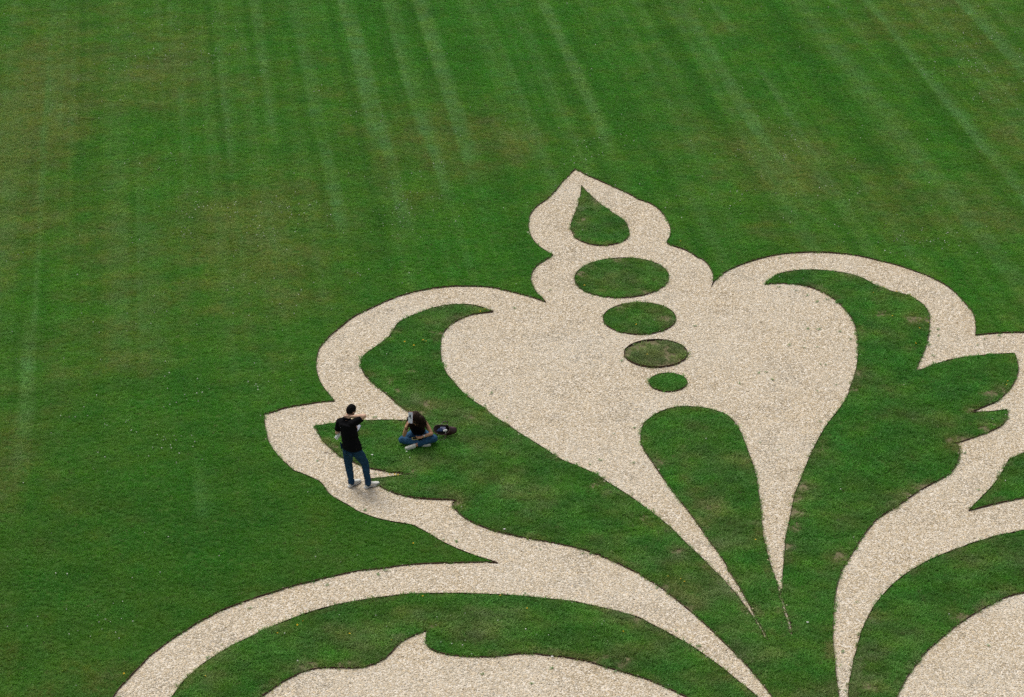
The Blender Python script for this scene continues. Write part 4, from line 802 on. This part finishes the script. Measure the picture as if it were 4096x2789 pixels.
nb = empty('notebook', WOM + V((-.130, -.262, .675)))
tag(nb, 'white notebook with a dark drawing and red edges held against the seated woman’s forehead', 'notebook')
un = V((-.18, -.93, .30)); ax = frame_axes(un, V((.02, .22, 1.)))
M_PINK = mat_plain('crimson_card', (.42, .02, .09), .6); M_COVER = mat_plain('white_card', (.74, .77, .84), .6, (.66, .69, .77), 10.); M_INK = mat_plain('black_ink', (.02, .022, .03), .7, (.06, .065, .08), 40.)
slab('back_cover', ax[2] * -.006, *ax, .093, .232, .005, M_PINK, nb, 12.)
slab('pages', (0, 0, 0), *ax, .084, .218, .009, M_WHITE, nb, 12.)
slab('front_cover', ax[2] * .007, *ax, .088, .222, .004, M_COVER, nb, 12.)
bm = bmesh.new()
for i, (a, b_, rx, ry, tl) in enumerate(((-.008, .035, .011, .030, .5), (.006, .012, .009, .032, .35), (-.018, .015, .007, .022, .6), (.012, -.012, .012, .012, .2), (.004, .05, .008, .012, -.4))):
    c = ax[0] * a + ax[1] * b_ + ax[2] * .0098; e1 = ax[0] * math.cos(tl) + ax[1] * math.sin(tl); e2 = ax[1] * math.cos(tl) - ax[0] * math.sin(tl)
    loft(bm, [(c - ax[2] * (.0008 + .0002 * i), e1 * rx, e2 * ry), (c + ax[2] * (.0004 + .0002 * i), e1 * rx, e2 * ry)], 14, 1.7)
link('cover_drawing', from_bm(bm, 'cover_drawing'), M_INK, nb)
ph = empty('phone', WOM + V((-.045, -.352, .262)))
tag(ph, 'small phone in a yellow case in the seated woman’s hand over her lap', 'phone')
ax = frame_axes(V((.15, -.25, .92)), V((-.3, .9, .3)))
slab('case', (0, 0, 0), *ax, .125, .066, .009, mat_plain('yellow_case', (.62, .55, .18), .5), ph)
slab('screen', ax[2] * .0052, *ax, .115, .058, .002, M_GLASSES, ph)

# ------------------------------------------------------------------ the open handbag and what lies in it
M_LEATHER = mat_plain('burgundy_leather', (.050, .012, .016), .45, (.026, .007, .010), 22., .3, .4)
M_LINING = mat_plain('brown_lining', (.060, .043, .034), .85, (.030, .022, .018), 16., .3)
BAG = V((-1.325, 46.0, .028))
bag = empty('handbag', BAG); tag(bag, 'open burgundy leather handbag lying on the grass beside the seated woman', 'handbag')
def bag_sections(k=1.):
    op, ba = V((-.065, .0, .160)), V((.125, .11, .088))
    out = []
    for t in (0., .12, .35, .6, .85, 1.):
        c = op.lerp(ba, t) - UP * .02 * math.sin(t * 3.14)
        u = V((1, .10, -.06 - .12 * t)).normalized() * (.158 - .045 * t + .012 * math.sin(t * 3.14)) * k
        v = V((.06, .58, .80)).normalized() * (.098 - .022 * t) * k
        out.append((c, u, v))
    return out
bm = bmesh.new(); secs = bag_sections(); seg = 32; rings = []
for c, u, v in secs: rings.append([bm.verts.new(c + u * math.copysign(abs(math.cos(a)) ** .85, math.cos(a)) + v * math.copysign(abs(math.sin(a)) ** .85, math.sin(a)) * (1 + .1 * math.sin(3 * a))) for a in [k * 6.28318 / seg for k in range(seg)]])
for a, b_ in zip(rings, rings[1:]):
    for k in range(seg): bm.faces.new((a[k], a[(k + 1) % seg], b_[(k + 1) % seg], b_[k]))
bm.faces.new(rings[-1])
o = link('bag_body', from_bm(bm, 'bag_body'), M_LEATHER, bag, True)
zmin = min(v.co.z for v in o.data.vertices)
for v in o.data.vertices: v.co.z = max(v.co.z, .006)
bm = bmesh.new(); rings = []
for c, u, v in bag_sections(.95)[:5]: rings.append([bm.verts.new(c + u * math.cos(a) + v * math.sin(a) * (1 + .1 * math.sin(3 * a))) for a in [k * 6.28318 / seg for k in range(seg)]])
for a, b_ in zip(rings, rings[1:]):
    for k in range(seg): bm.faces.new((a[k], b_[k], b_[(k + 1) % seg], a[(k + 1) % seg]))
bm.faces.new(rings[-1][::-1])
o = link('lining', from_bm(bm, 'lining'), M_LINING, bag, True)
for v in o.data.vertices: v.co.z = max(v.co.z, .012)
bm = bmesh.new(); c, u, v = secs[0]; n_ = 40
pts = [c + u * math.copysign(abs(math.cos(a)) ** .85, math.cos(a)) + v * math.copysign(abs(math.sin(a)) ** .85, math.sin(a)) * (1 + .1 * math.sin(3 * a)) for a in [k * 6.28318 / n_ for k in range(n_ + 1)]]
tube(bm, pts, [.0055] * len(pts), 6); link('zip_rim', from_bm(bm, 'zip_rim'), mat_plain('tan_piping', (.15, .10, .08), .5), bag, True)
bm = bmesh.new(); tube(bm, [V((-.145, -.045, .085)), V((-.165, -.09, .035)), V((-.150, -.15, .012)), V((-.095, -.165, .010)), V((-.035, -.15, .012)), V((.005, -.115, .022)), V((.022, -.085, .05)), V((.02, -.05, .095))], [.008] * 8, 8)
link('handle', from_bm(bm, 'handle'), M_LEATHER, bag, True)
bm = bmesh.new(); tube(bm, [V((.045, .055, .225)), V((.055, .075, .265)), V((.035, .10, .285)), V((-.02, .11, .275)), V((-.055, .085, .255)), V((-.06, .06, .240))], [.008] * 6, 8)
link('handle', from_bm(bm, 'handle'), M_LEATHER, bag, True)
for p in ((-.145, -.045, .09), (.02, -.05, .10), (.048, .055, .232), (-.06, .058, .246)):
    bm = bmesh.new(); torus(bm, V(p), V((1, .2, .1)), .010, .003, 12); link('ring', from_bm(bm, 'ring'), M_SILVER, bag, True)
inb = BAG + V((-.055, .005, .140))
bm = bmesh.new()
for k in range(7): ball(bm, V((random.uniform(-.05, .03), random.uniform(-.015, .03), random.uniform(-.012, .012))), (V((1, 0, 0)), V((0, 1, 0)), UP), (.035, .028, .022), 2)
o = link('scarf', fuse(bm, 'scarf', .005, 2, lambda c: (fbm(c[:, 0] * 40, c[:, 1] * 40, c[:, 2] * 40, octaves=2) - .5) * .012), mat_plain('navy_cloth', (.022, .040, .11), .9, (.012, .02, .06), 30.), None, True); o.location = inb + V((-.040, -.020, .004))
tag(o, 'crumpled navy scarf inside the open handbag', 'scarf')
o = slab('booklet', (0, 0, 0), (1, .1, -.1), (0, .55, .8), (-.05, -.8, .55), .11, .06, .012, mat_plain('lavender_card', (.42, .42, .62), .6), None, 10.); o.location = inb + V((.015, .035, .022))
tag(o, 'pale lavender booklet inside the open handbag', 'booklet')
bm = bmesh.new(); ball(bm, (0, 0, 0), (V((.95, .1, .25)), V((-.1, .95, .1)), V((-.25, -.1, .95))), (.046, .024, .026)); o = link('pouch', from_bm(bm, 'pouch'), M_WHITE, None, True); o.location = inb + V((.062, -.010, -.006))
tag(o, 'small white rounded pouch inside the open handbag', 'pouch')

# the twig left on the gravel beside the man
(sx0, sy0), (sx1, sy1) = STICK
bm = bmesh.new(); d = V((sx1 - sx0, sy1 - sy0, 0)); tube(bm, [V((0, 0, .022)), d * .35 + V((0, .008, .028)), d * .7 + V((0, -.004, .026)), d + V((0, 0, .022))], [.005, .006, .005, .0035], 7)
o = link('twig', from_bm(bm, 'twig'), M_TWIG, None, True); o.location = (sx0, sy0, 0)
tag(o, 'thin brown twig lying on the gravel left of the standing man', 'twig')

# ------------------------------------------------------------------ light: bright overcast
w = bpy.data.worlds.new('World'); SC.world = w; w.use_nodes = True; nt = w.node_tree
sky = nt.nodes.new('ShaderNodeTexSky'); sky.sky_type = 'NISHITA'; sky.sun_disc = False
SUN_EL, SUN_AZ = math.radians(58), math.radians(-35)        # azimuth from +y towards +x
sky.sun_elevation = SUN_EL; sky.sun_rotation = SUN_AZ; sky.air_density = 1.2; sky.dust_density = 4.; sky.ozone_density = 1.
hs = nt.nodes.new('ShaderNodeHueSaturation'); hs.inputs['Saturation'].default_value = .22
bg = nt.nodes['Background']; bg.inputs['Strength'].default_value = .105
nt.links.new(sky.outputs[0], hs.inputs['Color']); nt.links.new(hs.outputs[0], bg.inputs['Color'])
sl = bpy.data.lights.new('sun', 'SUN'); sl.energy = 1.6; sl.angle = math.radians(18); sl.color = (1., .965, .91)
so = bpy.data.objects.new('sun', sl); COL.objects.link(so)
dirv = V((math.sin(SUN_AZ) * math.cos(SUN_EL), math.cos(SUN_AZ) * math.cos(SUN_EL), math.sin(SUN_EL)))
so.rotation_euler = dirv.to_track_quat('Z', 'Y').to_euler(); so.location = (0, 50, 40)

# ------------------------------------------------------------------ camera: a long lens on a tower
cam = bpy.data.cameras.new('camera'); cam.sensor_width = 36.; cam.lens = CAM_F * 36.; cam.clip_start = .5; cam.clip_end = 3000.
co_ = bpy.data.objects.new('camera', cam); COL.objects.link(co_); co_.location = (0, 0, CAM_H); co_.rotation_euler = (math.pi / 2 - CAM_PITCH, 0, 0)
SC.camera = co_
vs_ = SC.view_settings; vs_.view_transform = 'Standard'; vs_.look = 'None'; vs_.exposure = .30; vs_.gamma = 1.; vs_.use_curve_mapping = False
SC.cycles.use_denoising = False; SC.cycles.max_bounces = 5; SC.cycles.diffuse_bounces = 3; SC.cycles.transparent_max_bounces = 4
SC.cycles.pixel_filter_type = 'BLACKMAN_HARRIS'; SC.cycles.filter_width = 1.5
